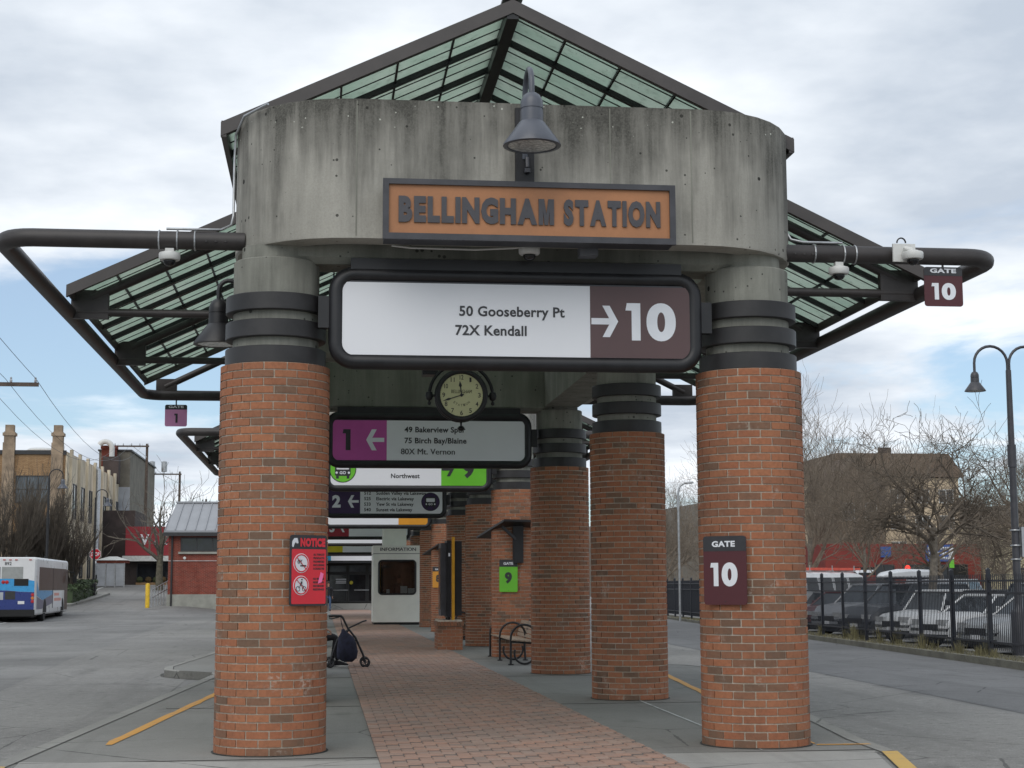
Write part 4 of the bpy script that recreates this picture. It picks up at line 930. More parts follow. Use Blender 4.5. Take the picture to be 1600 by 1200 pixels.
# seated, facing +X, one foot forward by the walking frame
J = {'pelvis': ((0, 0, .56), (.15, .13)), 'belly': ((-.01, 0, .74), (.14, .12)), 'chest': ((-.02, 0, .98), (.16, .12)), 'neckb': ((0, 0, 1.16), (.075, .07)), 'neck': ((.02, 0, 1.22), .05), 'jaw': ((.06, 0, 1.29), (.062, .066)), 'head': ((.055, 0, 1.38), (.088, .08)), 'crown': ((.045, 0, 1.44), .06)}
E_ = [('pelvis', 'belly'), ('belly', 'chest'), ('chest', 'neckb'), ('neckb', 'neck'), ('neck', 'jaw'), ('jaw', 'head'), ('head', 'crown')]
for s, n in ((-1, 'r'), (1, 'l')):
    fx = .50 if s < 0 else .40
    J.update({n+'hip': ((.06, s*.1, .54), .1), n+'mid': ((.28, s*.13, .55), .085), n+'knee': ((.47, s*.13, .545), .068), n+'calf': ((.46+.3*(fx-.4), s*.13, .34), .06), n+'ank': ((fx, s*.13, .10), .04), n+'sh': ((-.02, s*.19, 1.12), .07), n+'elb': ((.0, s*.26, .82), .05), n+'wr': ((.24, s*.16, .70), .033)})
    E_ += [('pelvis', n+'hip'), (n+'hip', n+'mid'), (n+'mid', n+'knee'), (n+'knee', n+'calf'), (n+'calf', n+'ank'), ('chest', n+'sh'), (n+'sh', n+'elb'), (n+'elb', n+'wr')]
    hand_chain(J, E_, n+'wr', n, (1, -s*.2, -.25), (0, 0, 1))
person('seated_person', (-.19, 31.0, 0), J, E_, lambda c: 3 if c.z > 1.2 or (c.x > .25 and .6 < c.z < .76) else (1 if c.z > .62 and c.x < .3 else 0), 'seated person in black trousers and dark shoes beside the walking frame', 'person', ((.52, -.13, 0, 1, -.05), (.42, .13, 0, 1, .1)), (.055, 0, 1.40))
def standing(loc, top, legs, label, rz=0., walk=.12):
    J = {'pelvis': ((0, 0, .93), (.15, .11)), 'belly': ((0, 0, 1.08), (.14, .105)), 'chest': ((0, 0, 1.32), (.165, .115)), 'neckb': ((0, 0, 1.47), (.07, .065)), 'neck': ((0, -.01, 1.53), .05), 'jaw': ((0, -.03, 1.6), (.06, .066)), 'head': ((0, -.02, 1.68), (.076, .088)), 'crown': ((0, -.01, 1.73), .06)}
    E = [('pelvis', 'belly'), ('belly', 'chest'), ('chest', 'neckb'), ('neckb', 'neck'), ('neck', 'jaw'), ('jaw', 'head'), ('head', 'crown')]
    for s, n in ((-1, 'r'), (1, 'l')):
        J.update({n+'hip': ((s*.09, 0, .87), .095), n+'knee': ((s*.1, -s*walk*.5-.02, .5), .065), n+'calf': ((s*.1, -s*walk*.8+.02, .32), .055), n+'ank': ((s*.1, -s*walk, .09), .04), n+'sh': ((s*.19, 0, 1.42), .065), n+'elb': ((s*.25, .03, 1.13), .047), n+'wr': ((s*.24, -.08, .9), .033)})
        E += [('pelvis', n+'hip'), (n+'hip', n+'knee'), (n+'knee', n+'calf'), (n+'calf', n+'ank'), ('chest', n+'sh'), (n+'sh', n+'elb'), (n+'elb', n+'wr')]
        hand_chain(J, E, n+'wr', n, (0, -.15, -1), (-s, 0, 0))
    t = person('standing_person', loc, J, E, lambda c: 3 if c.z > 1.5 or (c.z < .9 and abs(c.x) > .19) else (top if c.z > .92 or abs(c.x) > .2 else legs), label, 'person', ((-.1, walk, 0, 0, -1), (.1, -walk, 0, 0, -1)), (0, -.01, 1.70)); t.rotation_euler = (0, 0, rz); return t
standing((.42, 98, 0), 0, 2, 'distant person in dark jacket and blue jeans near the station doors', 0)
standing((3.05, 64.5, .14), 1, 0, 'person in dark clothing inside the information booth', .6, 0)

# walking frame with bag
t = thing('walking_frame', (0, 30.5, 0), 'black wheeled walking frame with a dark bag hung on it', 'walking frame')
def wheel(x, y, r):
    w = thing('wheel', (x, y, r), None, None); w.parent = t; del w['kind']
    mb = MB(); mb.tube([(x_, 0, z_) for x_, z_ in disc(0, 0, r-.016, 24)], .016, 8, True); mb.build('tyre', Mt['black'], w, smooth=50)
    mb = MB(); mb.lathe([(0, -.015), (.022, -.012), (.022, .012), (0, .015)], 10)
    b = mb.build('hub', Mt['dkgrey'], w, rot=(R(90), 0, 0)); mb = MB()
    for k in range(5): a = 2*math.pi*k/5; mb.bar((0, 0, 0), ((r-.02)*math.cos(a), 0, (r-.02)*math.sin(a)), .012, .012)
    mb.build('spokes', Mt['dkgrey'], w)
for y in (-.26, .26):
    wheel(.82, y, .095); wheel(.17, y, .095)
    mb = MB(); mb.tube([(.82, y, .10), (.79, y, .22), (.64, y, .55), (.50, y, .72), (.40, y, .92), (.36, y, .955)], .019, 8); mb.build('side_tube', Mt['black'], t, smooth=50)
    mb = MB(); mb.tube([(.17, y, .10), (.30, y, .5), (.52, y, .70)], .018, 8); mb.build('rear_tube', Mt['black'], t, smooth=50)
    mb = MB(); mb.tube([(.38, y, .95), (.22, y, .955), (.14, y, .945)], .02, 10); mb.build('grip', Mt['black'], t, smooth=50)
    mb = MB(); mb.tube([(.33, y, .93), (.2, y, .90), (.15, y, .905)], .007, 6); mb.build('brake_lever', Mt['dkgrey'], t)
mb = MB(); mb.tube([(.52, .26, .72), (.78, .24, .84), (.85, .2, .86)], .016, 8); mb.build('backrest_bar', Mt['black'], t, smooth=50)
mb = MB(); mb.tube([(.64, -.26, .5), (.64, .26, .5)], .012, 8); mb.build('cross_bar', Mt['black'], t)
mb = MB(); mb.box(.30, .60, -.2, .2, .50, .53); mb.build('seat', Mt['cloth_dark'], t)
t = thing('bag', (.46, 30.18, .12), 'dark navy cloth bag hanging on the walking frame', 'bag'); rnd = random.Random(9)
rings = []
for z, w, d_, ox in ((0, .09, .05, .03), (.06, .17, .10, .02), (.18, .20, .13, .02), (.32, .18, .12, .02), (.45, .13, .09, .0), (.54, .05, .05, -.04), (.59, .025, .03, -.06)):
    rings.append([(ox+w*math.cos(2*math.pi*k/14)*(1+rnd.uniform(-.09, .09)), d_*math.sin(2*math.pi*k/14)*(1+rnd.uniform(-.1, .1)), z+rnd.uniform(-.012, .012)) for k in range(14)])
mb = MB(); mb.loft(rings); mb.build('bag_body', Mt['cloth_navy'], t, smooth=True)
mb = MB(); mb.tube([(-.05, 0, .58), (-.09, 0, .72), (-.10, 0, .82)], .008, 6); mb.build('strap', Mt['cloth_navy'], t)

# ================================================================ trees
Mt['bark'] = plain('grey_brown_bark', (.16, .138, .112), .9, .35, 9., bump=.4); Mt['twig'] = plain('bare_twigs', (.175, .140, .106), .9, .3, 3.); Mt['bark_moss'] = plain('mossy_bark', (.12, .108, .078), .9, .35, 6., bump=.4)
Mt['limb_twig'] = plain('darker_limbs', (.115, .092, .070), .9, .3, 3.); Mt['twig_dark'] = plain('dark_bare_twigs', (.105, .088, .07), .9, .3, 3.)
def tree_meshes(seed, H, style):
    """trunk mesh and crown mesh of one leafless tree"""
    rnd = random.Random(seed); trunk = MB(); crown = MB()
    def grow(p, d, L, r, lev, maxlev):
        n = 4 if lev < 2 else 3; pts = [p]; rs = [r]; q = p.copy(); dd = d.copy()
        for i in range(n):
            wob = style['wob']*((1+.3*lev) if lev else .45); dd = (dd+Vector((rnd.uniform(-wob, wob), rnd.uniform(-wob, wob), rnd.uniform(-wob, wob)*.7+style['up']*(.5 if lev < 3 else 1)))).normalized()
            q = q+dd*(L/n); pts.append(q.copy()); rs.append(max(style['tip'], r*(1-(i+1)/n*(.45 if lev < maxlev else .6))))
        (trunk if lev == 0 else crown).tube(pts, rs, 8 if lev == 0 else (5 if lev < 2 else 3), False, False)
        if lev >= maxlev: return
        k = style['kids'][lev]
        for j in range(k):
            f = style['first'] if lev == 0 else .22
            tt = f+(1-f)*(j+rnd.random())/k if j < k-1 else 1.
            i = min(n-1, int(tt*n)); u = tt*n-i; pp = pts[i].lerp(pts[i+1], min(1, u)); rr = rs[i]+(rs[i+1]-rs[i])*min(1, u)
            base = (pts[i+1]-pts[i]).normalized(); a = rnd.uniform(0, 6.283); x = base.orthogonal().normalized(); y = base.cross(x)
            sp = R(rnd.uniform(*style['angle'][min(lev, len(style['angle'])-1)])); nd = (base*math.cos(sp)+(x*math.cos(a)+y*math.sin(a))*math.sin(sp)).normalized()
            grow(pp, nd, L*rnd.uniform(*style['len'])*(style['l1'] if lev == 0 else 1), max(style['tip'], rr*rnd.uniform(*style.get('rr', (.5, .72)))), lev+1, maxlev)
    grow(Vector((0, 0, -.1)), Vector((0, 0, 1)), H*style['trunk'], style['r'], 0, len(style['kids']))
    return trunk.mesh('trunk', Mt[style.get('bark', 'bark')], True, False), crown.mesh('crown', Mt[style.get('twigmat', 'twig')], False, False)
SPREAD = dict(trunk=.44, r=.15, wob=.17, up=.06, tip=.0062, kids=[7, 5, 5, 4, 3], first=.66, angle=[(30, 68), (25, 60), (25, 65), (25, 70)], len=(.48, .82), l1=1.05)
TALL = dict(trunk=.46, r=.16, wob=.12, up=.12, tip=.0065, kids=[8, 5, 5, 4, 3], first=.5, angle=[(22, 50), (20, 48), (20, 50)], len=(.52, .82), l1=1.2)
VASE = dict(trunk=.16, r=.2, wob=.07, up=.16, tip=.011, kids=[12, 6, 6, 5], first=.3, angle=[(8, 34), (8, 26), (8, 28)], len=(.5, .8), l1=3.9, twigmat='twig_dark')
PRUNED = dict(trunk=.46, r=.30, wob=.14, up=.1, tip=.012, kids=[7, 4, 3, 2], first=.5, angle=[(30, 60), (25, 55), (25, 55)], len=(.5, .8), l1=1.15, bark='bark_moss', twigmat='bark')
LIMB = dict(trunk=.50, r=.17, wob=.20, up=.05, tip=.007, kids=[6, 5, 4, 4, 3], first=.72, angle=[(38, 68), (28, 60), (25, 60)], len=(.5, .85), l1=.95, rr=(.62, .82), bark='bark', twigmat='limb_twig')
PROT = {'limb': [tree_meshes(41, 7., LIMB), tree_meshes(43, 7., LIMB)], 'spread': [tree_meshes(21, 7., SPREAD), tree_meshes(22, 7.5, SPREAD), tree_meshes(27, 6.8, SPREAD)], 'tall': [tree_meshes(23, 9., TALL), tree_meshes(24, 9.5, TALL)], 'vase': [tree_meshes(25, 8.5, VASE), tree_meshes(28, 8.5, VASE)], 'pruned': [tree_meshes(51, 9., PRUNED)]}
def tree(kind, i, x, y, rz, k, label, group, kz=None):
    t = thing('bare_tree', (x, y, gz(x, y)), label, 'tree', group, rz); t.scale = (k, k, kz or k)
    a, b = PROT[kind][i]; link('trunk', a, t); link('crown', b, t); return t
GT = 'bare street trees beyond the fence'
tree('limb', 0, 17.9, 46, .6, .98, 'bare tree with forked trunk in the car park, nearest the fence', GT)
tree('tall', 0, 19.3, 62, 1.1, .86, 'tall bare tree just right of the front right column', GT)
tree('spread', 1, 26.5, 66, 3.0, .92, 'bare spreading tree in front of the red building', GT)
tree('limb', 1, 24.5, 53, 1.9, .9, 'bare tree with low boughs left of the double street lamp', GT)
tree('spread', 0, 31.5, 72, 2.6, .9, 'bare tree in front of the cream building', GT)
tree('spread', 1, 23.3, 49.5, 5.0, .8, 'bare tree at the right edge behind the double street lamp', GT)
tree('tall', 1, 29, 84, .3, .8, 'bare tree beyond the pickup truck, before the red building', GT)
tree('tall', 0, 24.0, 84, 2.0, .8, 'bare tree at the left end of the red building', GT)
tree('tall', 0, 17.6, 88, 4.0, .62, 'small bare tree seen between the second and front right columns', GT)
tree('tall', 1, 21.5, 100, 5.2, .8, 'distant bare tree seen in the gap between the right columns', GT)
rnd = random.Random(31)
for i in range(9):
    x = 27+i*6.2+rnd.uniform(-1, 1); y = 122+rnd.uniform(-7, 26); tree('tall' if i % 2 else 'spread', i % 2, x, y, rnd.uniform(0, 6), rnd.uniform(.95, 1.25), 'bare tree '+['first', 'second', 'third', 'fourth', 'fifth', 'sixth', 'seventh', 'eighth', 'ninth', 'tenth', 'last'][i]+' from the left in the belt behind the red shop', 'belt of trees behind the red building')
for i, (x, y, k) in enumerate(((-21.5, 99, .82), (-19.2, 101, .88), (-17.2, 103, .84), (-15.9, 106, .72))): tree('vase', i % 2, x, y, i*1.7, k, ['dense upright bare tree at the left edge behind the bus', 'dense upright bare tree second from the left behind the bus', 'dense upright bare tree third from the left behind the bus', 'slimmer upright bare tree beside the stop sign'][i], 'upright bare trees behind the bus')
tree('pruned', 0, -11.75, 120, .4, 1.0, 'stout bare tree with mossy trunk in front of the red restaurant', None)

# ================================================================ left-hand background
def building(name, x0, x1, y0, y1, z0, z1, mat, label, cat='building'):
    t = thing(name, (x0, y0, z0), label, cat); mb = MB(); mb.box(0, x1-x0, 0, y1-y0, 0, z1-z0); mb.build('wall', mat, t); return t
Mt['frame_dk'] = plain('dark_window_frame', (.03, .03, .032), .5); Mt['pane_sky'] = plain('reflecting_pane', (.10, .115, .13), .07, .3, 1.2); Mt['pane_dk'] = plain('dark_pane', (.018, .02, .024), .08, .3, 2.); Mt['trimw'] = plain('white_trim', (.6, .6, .58), .5)
def window(t, x0, x1, z0, z1, face='y', at=0., nx=1, nz=1, frame=None, pane=None, fw=.07):
    frame = frame or Mt['frame_dk']; pane = pane or Mt['pane_sky']
    w = thing('window', (0, 0, 0), None, None); w.parent = t; del w['kind']
    def bx(mb, a, b, c, d, e0, e1):
        if face == 'y': mb.box(a, b, at-e1, at-e0, c, d)
        else: mb.box(at+e0, at+e1, a, b, c, d)
    mb = MB(); bx(mb, x0, x1, z0, z0+fw, .004, .06); bx(mb, x0, x1, z1-fw, z1, .004, .06); bx(mb, x0, x0+fw, z0+fw, z1-fw, .004, .06); bx(mb, x1-fw, x1, z0+fw, z1-fw, .004, .06)
    for i in range(1, nx): a = x0+(x1-x0)*i/nx; bx(mb, a-fw/2, a+fw/2, z0+fw, z1-fw, .004, .056)
    for i in range(1, nz): a = z0+(z1-z0)*i/nz; bx(mb, x0+fw, x1-fw, a-fw*.4, a+fw*.4, .004, .052)
    mb.build('frame', frame, w)
    for i in range(nx):
        mb = MB(); bx(mb, x0+(x1-x0)*i/nx+fw*.4, x0+(x1-x0)*(i+1)/nx-fw*.4, z0+fw*.5, z1-fw*.5, .005, .012); mb.build('pane', pane, w)
def wallmat(name, c1, c2, joint, bw=.22, bh=.075, scale=1.):
    t = NT(name); br = t.new('ShaderNodeTexBrick'); tc = t.new('ShaderNodeTexCoord'); sep = t.new('ShaderNodeSeparateXYZ'); t.L.new(tc.outputs['Object'], sep.inputs[0])
    cb = t.new('ShaderNodeCombineXYZ'); t.L.new(t.math('ADD', sep.outputs[0], sep.outputs[1]), cb.inputs[0]); t.L.new(sep.outputs[2], cb.inputs[1]); t.L.new(cb.outputs[0], br.inputs['Vector'])
    br.inputs['Color1'].default_value = (*c1, 1); br.inputs['Color2'].default_value = (*c2, 1); br.inputs['Mortar'].default_value = (*joint, 1); br.inputs['Scale'].default_value = 1
    br.inputs['Brick Width'].default_value = bw; br.inputs['Row Height'].default_value = bh; br.inputs['Mortar Size'].default_value = .008
    n = t.noise(1.1, 6, .65, (1, 1, .5)); col = t.mix(t.rng(n, .45, .75, 0, .6), br.outputs[0], tuple(x*.5 for x in c1)); return t.out(col, .9, 0, .2)
Mt['tan_brick'] = wallmat('tan_brick_wall', rgb(172, 140, 104), rgb(152, 120, 88), rgb(120, 104, 86)); Mt['old_stucco'] = plain('flaking_cream_stucco', rgb(200, 188, 166), .9, .4, 1.2, fine=.3, stretch=(1, 1, .3)); Mt['pil'] = plain('stained_pilaster', rgb(150, 132, 112), .9, .35, 1.5, fine=.2)
Mt['dark_wall'] = plain('soot_dark_wall', rgb(70, 62, 60), .9, .4, .9, fine=.3); Mt['grey_wall'] = plain('grey_render', rgb(118, 114, 104), .9, .3, .8, fine=.3); Mt['pale_wall'] = plain('pale_patch', rgb(168, 172, 178), .9, .15, 1.); Mt['red_brick_wall'] = wallmat('red_brick_wall', rgb(140, 66, 54), rgb(112, 54, 46), rgb(140, 112, 100))
Mt['chim'] = wallmat('red_chimney_brick', rgb(126, 62, 50), rgb(108, 54, 46), rgb(110, 80, 70)); Mt['conc_base'] = plain('concrete_base', rgb(150, 150, 142), .9, .15, 2.)
# tan warehouse
z = 1.0; t = building('warehouse', -34, -18.7, 120, 150, z, 11.4, Mt['tan_brick'], 'tan brick warehouse with pilasters and rooftop stacks behind the trees')
for x in (-22.75, -19.3, -26.4): mb = MB(); mb.box(x+34-.42, x+34+.42, -.25, .2, 0, 11.0); mb.box(x+34-.36, x+34+.36, -.2, .5, 11.0, 12.0-.2); mb.box(x+34-.45, x+34+.45, -.28, .58, 11.5, 11.72); mb.box(x+34-.3, x+34+.3, -.15, .45, 11.8, 12.3); mb.build('pilaster', Mt['pil'], t)
mb = MB(); mb.box(0, 15.35, -.12, 0, 10.15, 10.45); mb.build('parapet_coping', Mt['frame_dk'], t); mb = MB(); mb.box(15.302, 15.42, 0, 30, -.2, 10.3); mb.build('side_wall', Mt['old_stucco'], t)
for zz in (6.6, 2.4):
    for a in (-22.2, -25.8): window(t, a+34, a+34+2.4, zz, zz+2.0, 'y', 0, 3, 2)
for k in range(7):
    mb = MB(); mb.box(15.42, 15.62, 1+k*4.2, 1.6+k*4.2, -.2, 10.6); mb.build('buttress', Mt['old_stucco'], t)
    window(t, 2.0+k*4.2, 4.6+k*4.2, 5.6, 8.2, 'x', 15.42, 2, 2); window(t, 2.0+k*4.2, 4.6+k*4.2, 1.2, 4.0, 'x', 15.42, 2, 2)
mb = MB(); mb.tube([(15.75, 14, 1.5), (15.75, 14, 10.0), (15.3, 14, 10.4)], .22, 12); mb.build('duct', Mt['galv'], t, smooth=50)
t = thing('roof_vent', (-19.0, 148, 13), 'pale curved vent pipe on a brick stack above the warehouse', 'vent'); mb = MB(); mb.box(-.7, .7, -.7, .7, -2.2, .2); mb.build('stack', Mt['dark_wall'], t); mb = MB(); mb.tube([(0, 0, .2), (0, 0, 1.0)]+arc((-.6, 0, 1.0), .6, 0, 150, 8, 'xz'), .24, 12); mb.build('hood', Mt['camw'], t, smooth=50)
t = thing('roof_tank', (-21.8, 128, 11.2), 'pale low tank on the warehouse roof', 'tank'); mb = MB(); mb.lathe([(1.15, 0), (1.15, .9), (.9, 1.05), (0, 1.12)], 20); mb.build('tank_body', Mt['camw'], t, smooth=40)
# dark building with red chimney
t = building('dark_building', -20.4, -17.6, 150, 172, 1.0, 13.9, Mt['grey_wall'], 'tall grey rendered building beyond the warehouse')
mb = MB(); mb.box(0, 2.9, -.06, 0, 0, 6.6); mb.build('lower_wall', Mt['dark_wall'], t); mb = MB(); mb.box(.9, 2.85, -.05, 0, 6.65, 9.6); mb.build('pale_patch', Mt['pale_wall'], t); mb = MB(); mb.box(-.1, 2.95, -.15, 22, 12.9, 13.05); mb.build('roof_edge', Mt['frame_dk'], t)
t = building('chimney_stack', -20.0, -18.75, 148.6, 149.8, 1.0, 14.3, Mt['chim'], 'red brick chimney stack in front of the grey building', 'chimney'); mb = MB(); mb.box(-.08, 1.33, -.08, 1.28, 13.0, 13.3); mb.build('cap', Mt['chim'], t)
t = building('dark_annex', -20.8, -15.9, 140, 149, 1.0, 8.0, Mt['dark_wall'], 'low dark brick building left of the red restaurant')
# red restaurant
Mt['rest_red'] = plain('dark_red_cladding', rgb(142, 40, 48), .6, .1, 1., stretch=(.2, .2, 12)); z = 1.65
t = building('restaurant', -16.0, -8.2, 135, 145, z, 4.1, Mt['dark_wall'], 'dark red restaurant with a large fascia sign and white canopy edge')
mb = MB(); mb.box(0, 7.8, -.4, 4, 2.42, 4.78); mb.build('sign_band', Mt['rest_red'], t); mb = MB(); mb.box(-.15, 7.8, -1.0, 0, 1.95, 2.38); mb.build('canopy', Mt['trimw'], t)
for s, x in (('V', 1.55), ('I', 2.45), ('E', 3.1), ('N', 3.9)): text(t, s, x, -.41, 3.30, .85, Mt['s_white2'], .02, 'C', None if s != 'V' else .72)
window(t, .9, 4.4, .25, 1.85, 'y', 0, 2, 1, None, Mt['pane_dk']); window(t, 5.0, 6.6, .25, 1.85, 'y', 0, 1, 2, None, Mt['pane_dk']); mb = MB(); mb.box(0, .3, -.08, 0, 0, 2.0); mb.build('corner_post', Mt['dark_wall'], t); mb = MB(); mb.box(.9, 6.6, -.3, -.06, 0, .22); mb.build('sill', Mt['tan_brick'], t)
for i, x in enumerate((1.2, 1.9, 2.5, 3.1, 3.7)): mb = MB(); mb.lathe([(0, 0), (.2, .02), (.28, .2), (.22, .4), (0, .5)], 9, (x, -.18, .22)); mb.build('planter_bush', plain('shop_plant'+str(i), (.05+.04*(i % 2), .06, .025), .9), t)
# small brick office with standing-seam roof
z = .30; t = thing('brick_office', (-9.3, 100, z), 'small red brick building with grey standing-seam roof', 'building')
mb = MB(); mb.box(0, 9, 0, 7, .75, 4.55); mb.build('wall', Mt['red_brick_wall'], t); mb = MB(); mb.box(-.06, 9.06, -.06, 7.06, -.3, .75); mb.build('base', Mt['conc_base'], t)
Mt['seam_roof'] = plain('grey_metal_roof', rgb(150, 152, 156), .45, .06, 1.)
mb = MB(); mb.add([(-.25, -.35, 4.5), (9.3, -.35, 4.5), (9.3, 3.3, 6.35), (.15, 3.3, 6.35), (-.25, -.35, 4.62), (9.3, -.35, 4.62), (9.3, 3.3, 6.47), (.15, 3.3, 6.47)], [(0,3,2,1),(4,5,6,7),(0,1,5,4),(1,2,6,5),(2,3,7,6),(3,0,4,7)]); rf = mb.build('roof', Mt['seam_roof'], t)
for k in range(16): x = -.2+k*.6; mb = MB(); mb.bar((x, -.36, 4.655), (x+.22*(1-k/15), 3.3, 6.51), .035, .07); mb.build('seam', Mt['seam_roof'], rf)
mb = MB(); mb.bar((.1, 3.3, 6.52), (9.3, 3.3, 6.52), .2, .1); mb.build('ridge_cap', Mt['seam_roof'], rf)
mb = MB(); mb.box(-.3, 9.3, -.45, -.3, 4.28, 4.5); mb.build('gutter', Mt['frame_dk'], t); mb = MB(); mb.tube([(.22, -.08, 4.35), (.22, -.08, .0)], .06, 8); mb.build('downpipe', Mt['frame_dk'], t)
window(t, .72, 3.6, 3.35, 4.2, 'y', 0, 3, 1, None, Mt['pane_dk']); mb = MB(); mb.box(.6, 3.75, -.14, 0, 3.2, 3.33); mb.build('window_sill', Mt['conc_base'], t)
mb = MB(); mb.lathe([(0, 0), (.09, .01), (.09, .05), (0, .06)], 14); mb.build('wall_light', Mt['trimw'], t, loc=(.98, -.02, 2.95), rot=(R(90), 0, 0)); mb = MB(); mb.bar((0, -.03, 2.78), (9, -.03, 2.78), .03, .03); mb.build('conduit', Mt['trimw'], t)
mb = MB(); mb.box(-.2, 9, -.35, -.15, -.42, -.18); mb.build('yellow_kerb', Mt['kerb_yellow'], t)
t = thing('handrail', (-10.15, 99.2, gz(-10, 100)), 'grey metal ramp handrail left of the small brick building', 'handrail')
for k in range(8): x = k*.11; mb = MB(); mb.tube([(x, k*.7, -.1), (x, k*.7, 1.0+k*.1)], .03, 6); mb.build('post', Mt['galv'], t)
for h in (.5, .98): mb = MB(); mb.tube([(0, 0, h), (.77, 4.9, h+.7)], .03, 6); mb.build('rail', Mt['galv'], t)
t = thing('bollard', (-10.28, 98, gz(-10.3, 98)), 'yellow steel bollard at the foot of the ramp', 'bollard'); mb = MB(); mb.lathe([(.13, -.1), (.13, 1.38), (.11, 1.43), (0, 1.46)], 16); mb.build('post', plain('safety_yellow', rgb(220, 180, 44), .5), t, smooth=40)
# stop sign
t = thing('stop_sign', (-15.3, 112, gz(-15.3, 112)), 'red octagonal stop sign on a pole behind the bus', 'sign'); zc = 3.73-gz(-15.3, 112)
oc = lambda r: [(r*math.cos(R(22.5+45*i)), zc+r*math.sin(R(22.5+45*i))) for i in range(8)]
plate(t, 'border', oc(.40), -.02, -.005, Mt['s_white2']); plate(t, 'face', oc(.37), -.026, -.021, col('stop_red', rgb(190, 26, 40))); text(t, 'STOP', 0, -.03, zc-.13, .26, Mt['s_white2'], .02, 'C', .58); mb = MB(); mb.box(-.04, .04, 0, .06, 0, zc+.3); mb.build('pole', Mt['galv'], t)
mb = MB(); mb.lathe([(0, 0), (.09, .01), (.09, .03), (0, .04)], 12); mb.build('reflector', Mt['s_white2'], t, loc=(0, 0, zc-.55), rot=(R(90), 0, 0))
# hedge
def leaf_mat(name, c):
    t = NT(name); isl = t.new('ShaderNodeNewGeometry').outputs['Random Per Island']; cc = t.ramp(isl, [(0, tuple(x*.5 for x in c)), (.6, c), (1, tuple(min(1, x*1.6) for x in c))]); return t.out(cc, .7)
Mt['hedge'] = leaf_mat('hedge_leaves', (.045, .07, .028)); Mt['dry'] = leaf_mat('dry_grass', (.16, .145, .075)); Mt['conifer'] = leaf_mat('conifer_leaves', (.028, .045, .022))
def leaves(mb, n, fn, s, rnd):
    for _ in range(n):
        p = Vector(fn(rnd)); a = Vector((rnd.uniform(-1, 1), rnd.uniform(-1, 1), rnd.uniform(-1, 1))).normalized()*s*rnd.uniform(.6, 1.3); b = a.orthogonal().normalized()*s*rnd.uniform(.4, .8); mb.add([tuple(p-a), tuple(p+b), tuple(p+a), tuple(p-b)], [(0, 1, 2, 3)])
t = thing('hedge', (-15.6, 101, .35), 'clipped green hedge on the kerbed island behind the bus', 'hedge'); rnd = random.Random(4); mb = MB()
def hp(r):
    u = r.random(); y = u*10.5; h = 1.05+.12*math.sin(u*9); f = r.random(); x = r.uniform(-.9, .7)
    return (x*(1 if f < .6 else 1.02)-u*.1, y, gz(-15.6, 101+y)-.35+(h*r.random() if f > .5 else h*(1-.12*r.random())))
leaves(mb, 4500, hp, .09, rnd); mb.build('foliage', Mt['hedge'], t, fix=False); mb = MB(); mb.box(-.75, .5, .1, 10.3, -.3, .95); mb.build('core', Mt['hedge'], t)
poly = [(-30, 96), (-16.0, 98.5), (-15.0, 100), (-14.5, 108), (-14.4, 113.2), (-14.9, 114), (-30, 116)]
mb = MB(); mb.prism(poly, -.3, 0); vs = mb.v; mb.v = [(x, y, gz(x, y)+(.14 if z == 0 else -.2)) for x, y, z in vs]; tag(mb.build('kerbed_island', Mt['kerb']), 'raised kerbed planting island behind the bus', kind='structure')
# small glazed shelter and fence near the stop sign
t = thing('shelter', (-16.6, 126, gz(-16, 126)), 'small white-roofed glass shelter right of the stop sign', 'shelter'); mb = MB(); mb.box(-.5, 1.7, 0, 2.4, 1.85, 2.05); mb.build('fascia', Mt['chim'], t); mb = MB(); mb.loft([[(-.6, -.1, 2.05), (1.8, -.1, 2.05), (1.8, 2.5, 2.05), (-.6, 2.5, 2.05)], [(.3, .9, 2.35), (.9, .9, 2.35), (.9, 1.5, 2.35), (.3, 1.5, 2.35)]]); mb.build('roof', Mt['trimw'], t)
for k in range(3): x = -.45+k*.7; mb = MB(); mb.box(x, x+.6, .05, .08, .1, 1.82); mb.build('panel', Mt['pale_wall'], t); mb = MB(); mb.box(x+.61, x+.68, .03, .1, 0, 1.85); mb.build('post', Mt['galv'], t)
# gooseneck street lamps
def street_lamp(loc, h, label, d=1, double=False, k=1.25, group='gooseneck street lamps', mat=None):
    m = mat or Mt['black']; t = thing('street_lamp', loc, label, 'street lamp', group)
    mb = MB(); mb.lathe([(.17, 0), (.17, .9), (.15, .95), (.10, 1.0), (.085, 1.1), (.075, h*.60), (.095, h*.60+.01), (.095, h*.60+.5), (.07, h*.60+.51), (.06, h-.55)], 14); mb.build('pole', m, t, smooth=40)
    for s in ((-1, 1) if double else (d,)):
        rr = .38; pts = [(0.02*s, 0, h-.7), (.02*s, 0, h-.45)]+[(s*(rr+.02)-s*rr*math.cos(R(a)), 0, h-.40+rr*math.sin(R(a))) for a in range(0, 181, 15)]+[(s*(2*rr+.02), 0, h-.62)]
        mb = MB(); mb.tube(pts, .032, 8); mb.build('gooseneck', m, t, smooth=50); hood(t, (s*(2*rr+.02), 0, h-.62-.45*k*.9), k*.88, mat or Mt['lamp'])
    return t
street_lamp((-15.7, 95, .0), 8.3, 'gooseneck street lamp in front of the warehouse', 1); street_lamp((-15.1, 110, gz(-15, 110)), 7.2, 'gooseneck street lamp behind the stop sign', 1)
t = street_lamp((15.0, 33.5, -.02), 6.75, 'tall black double-headed street lamp at the right fence', 1, True, 1.0, 'gooseneck street lamps', Mt['lamp'] if False else Mt['dkgrey'])
mb = MB(); mb.box(.10, .24, -.1, .06, 2.1, 2.75); mb.build('meter_box', Mt['galv'], t)
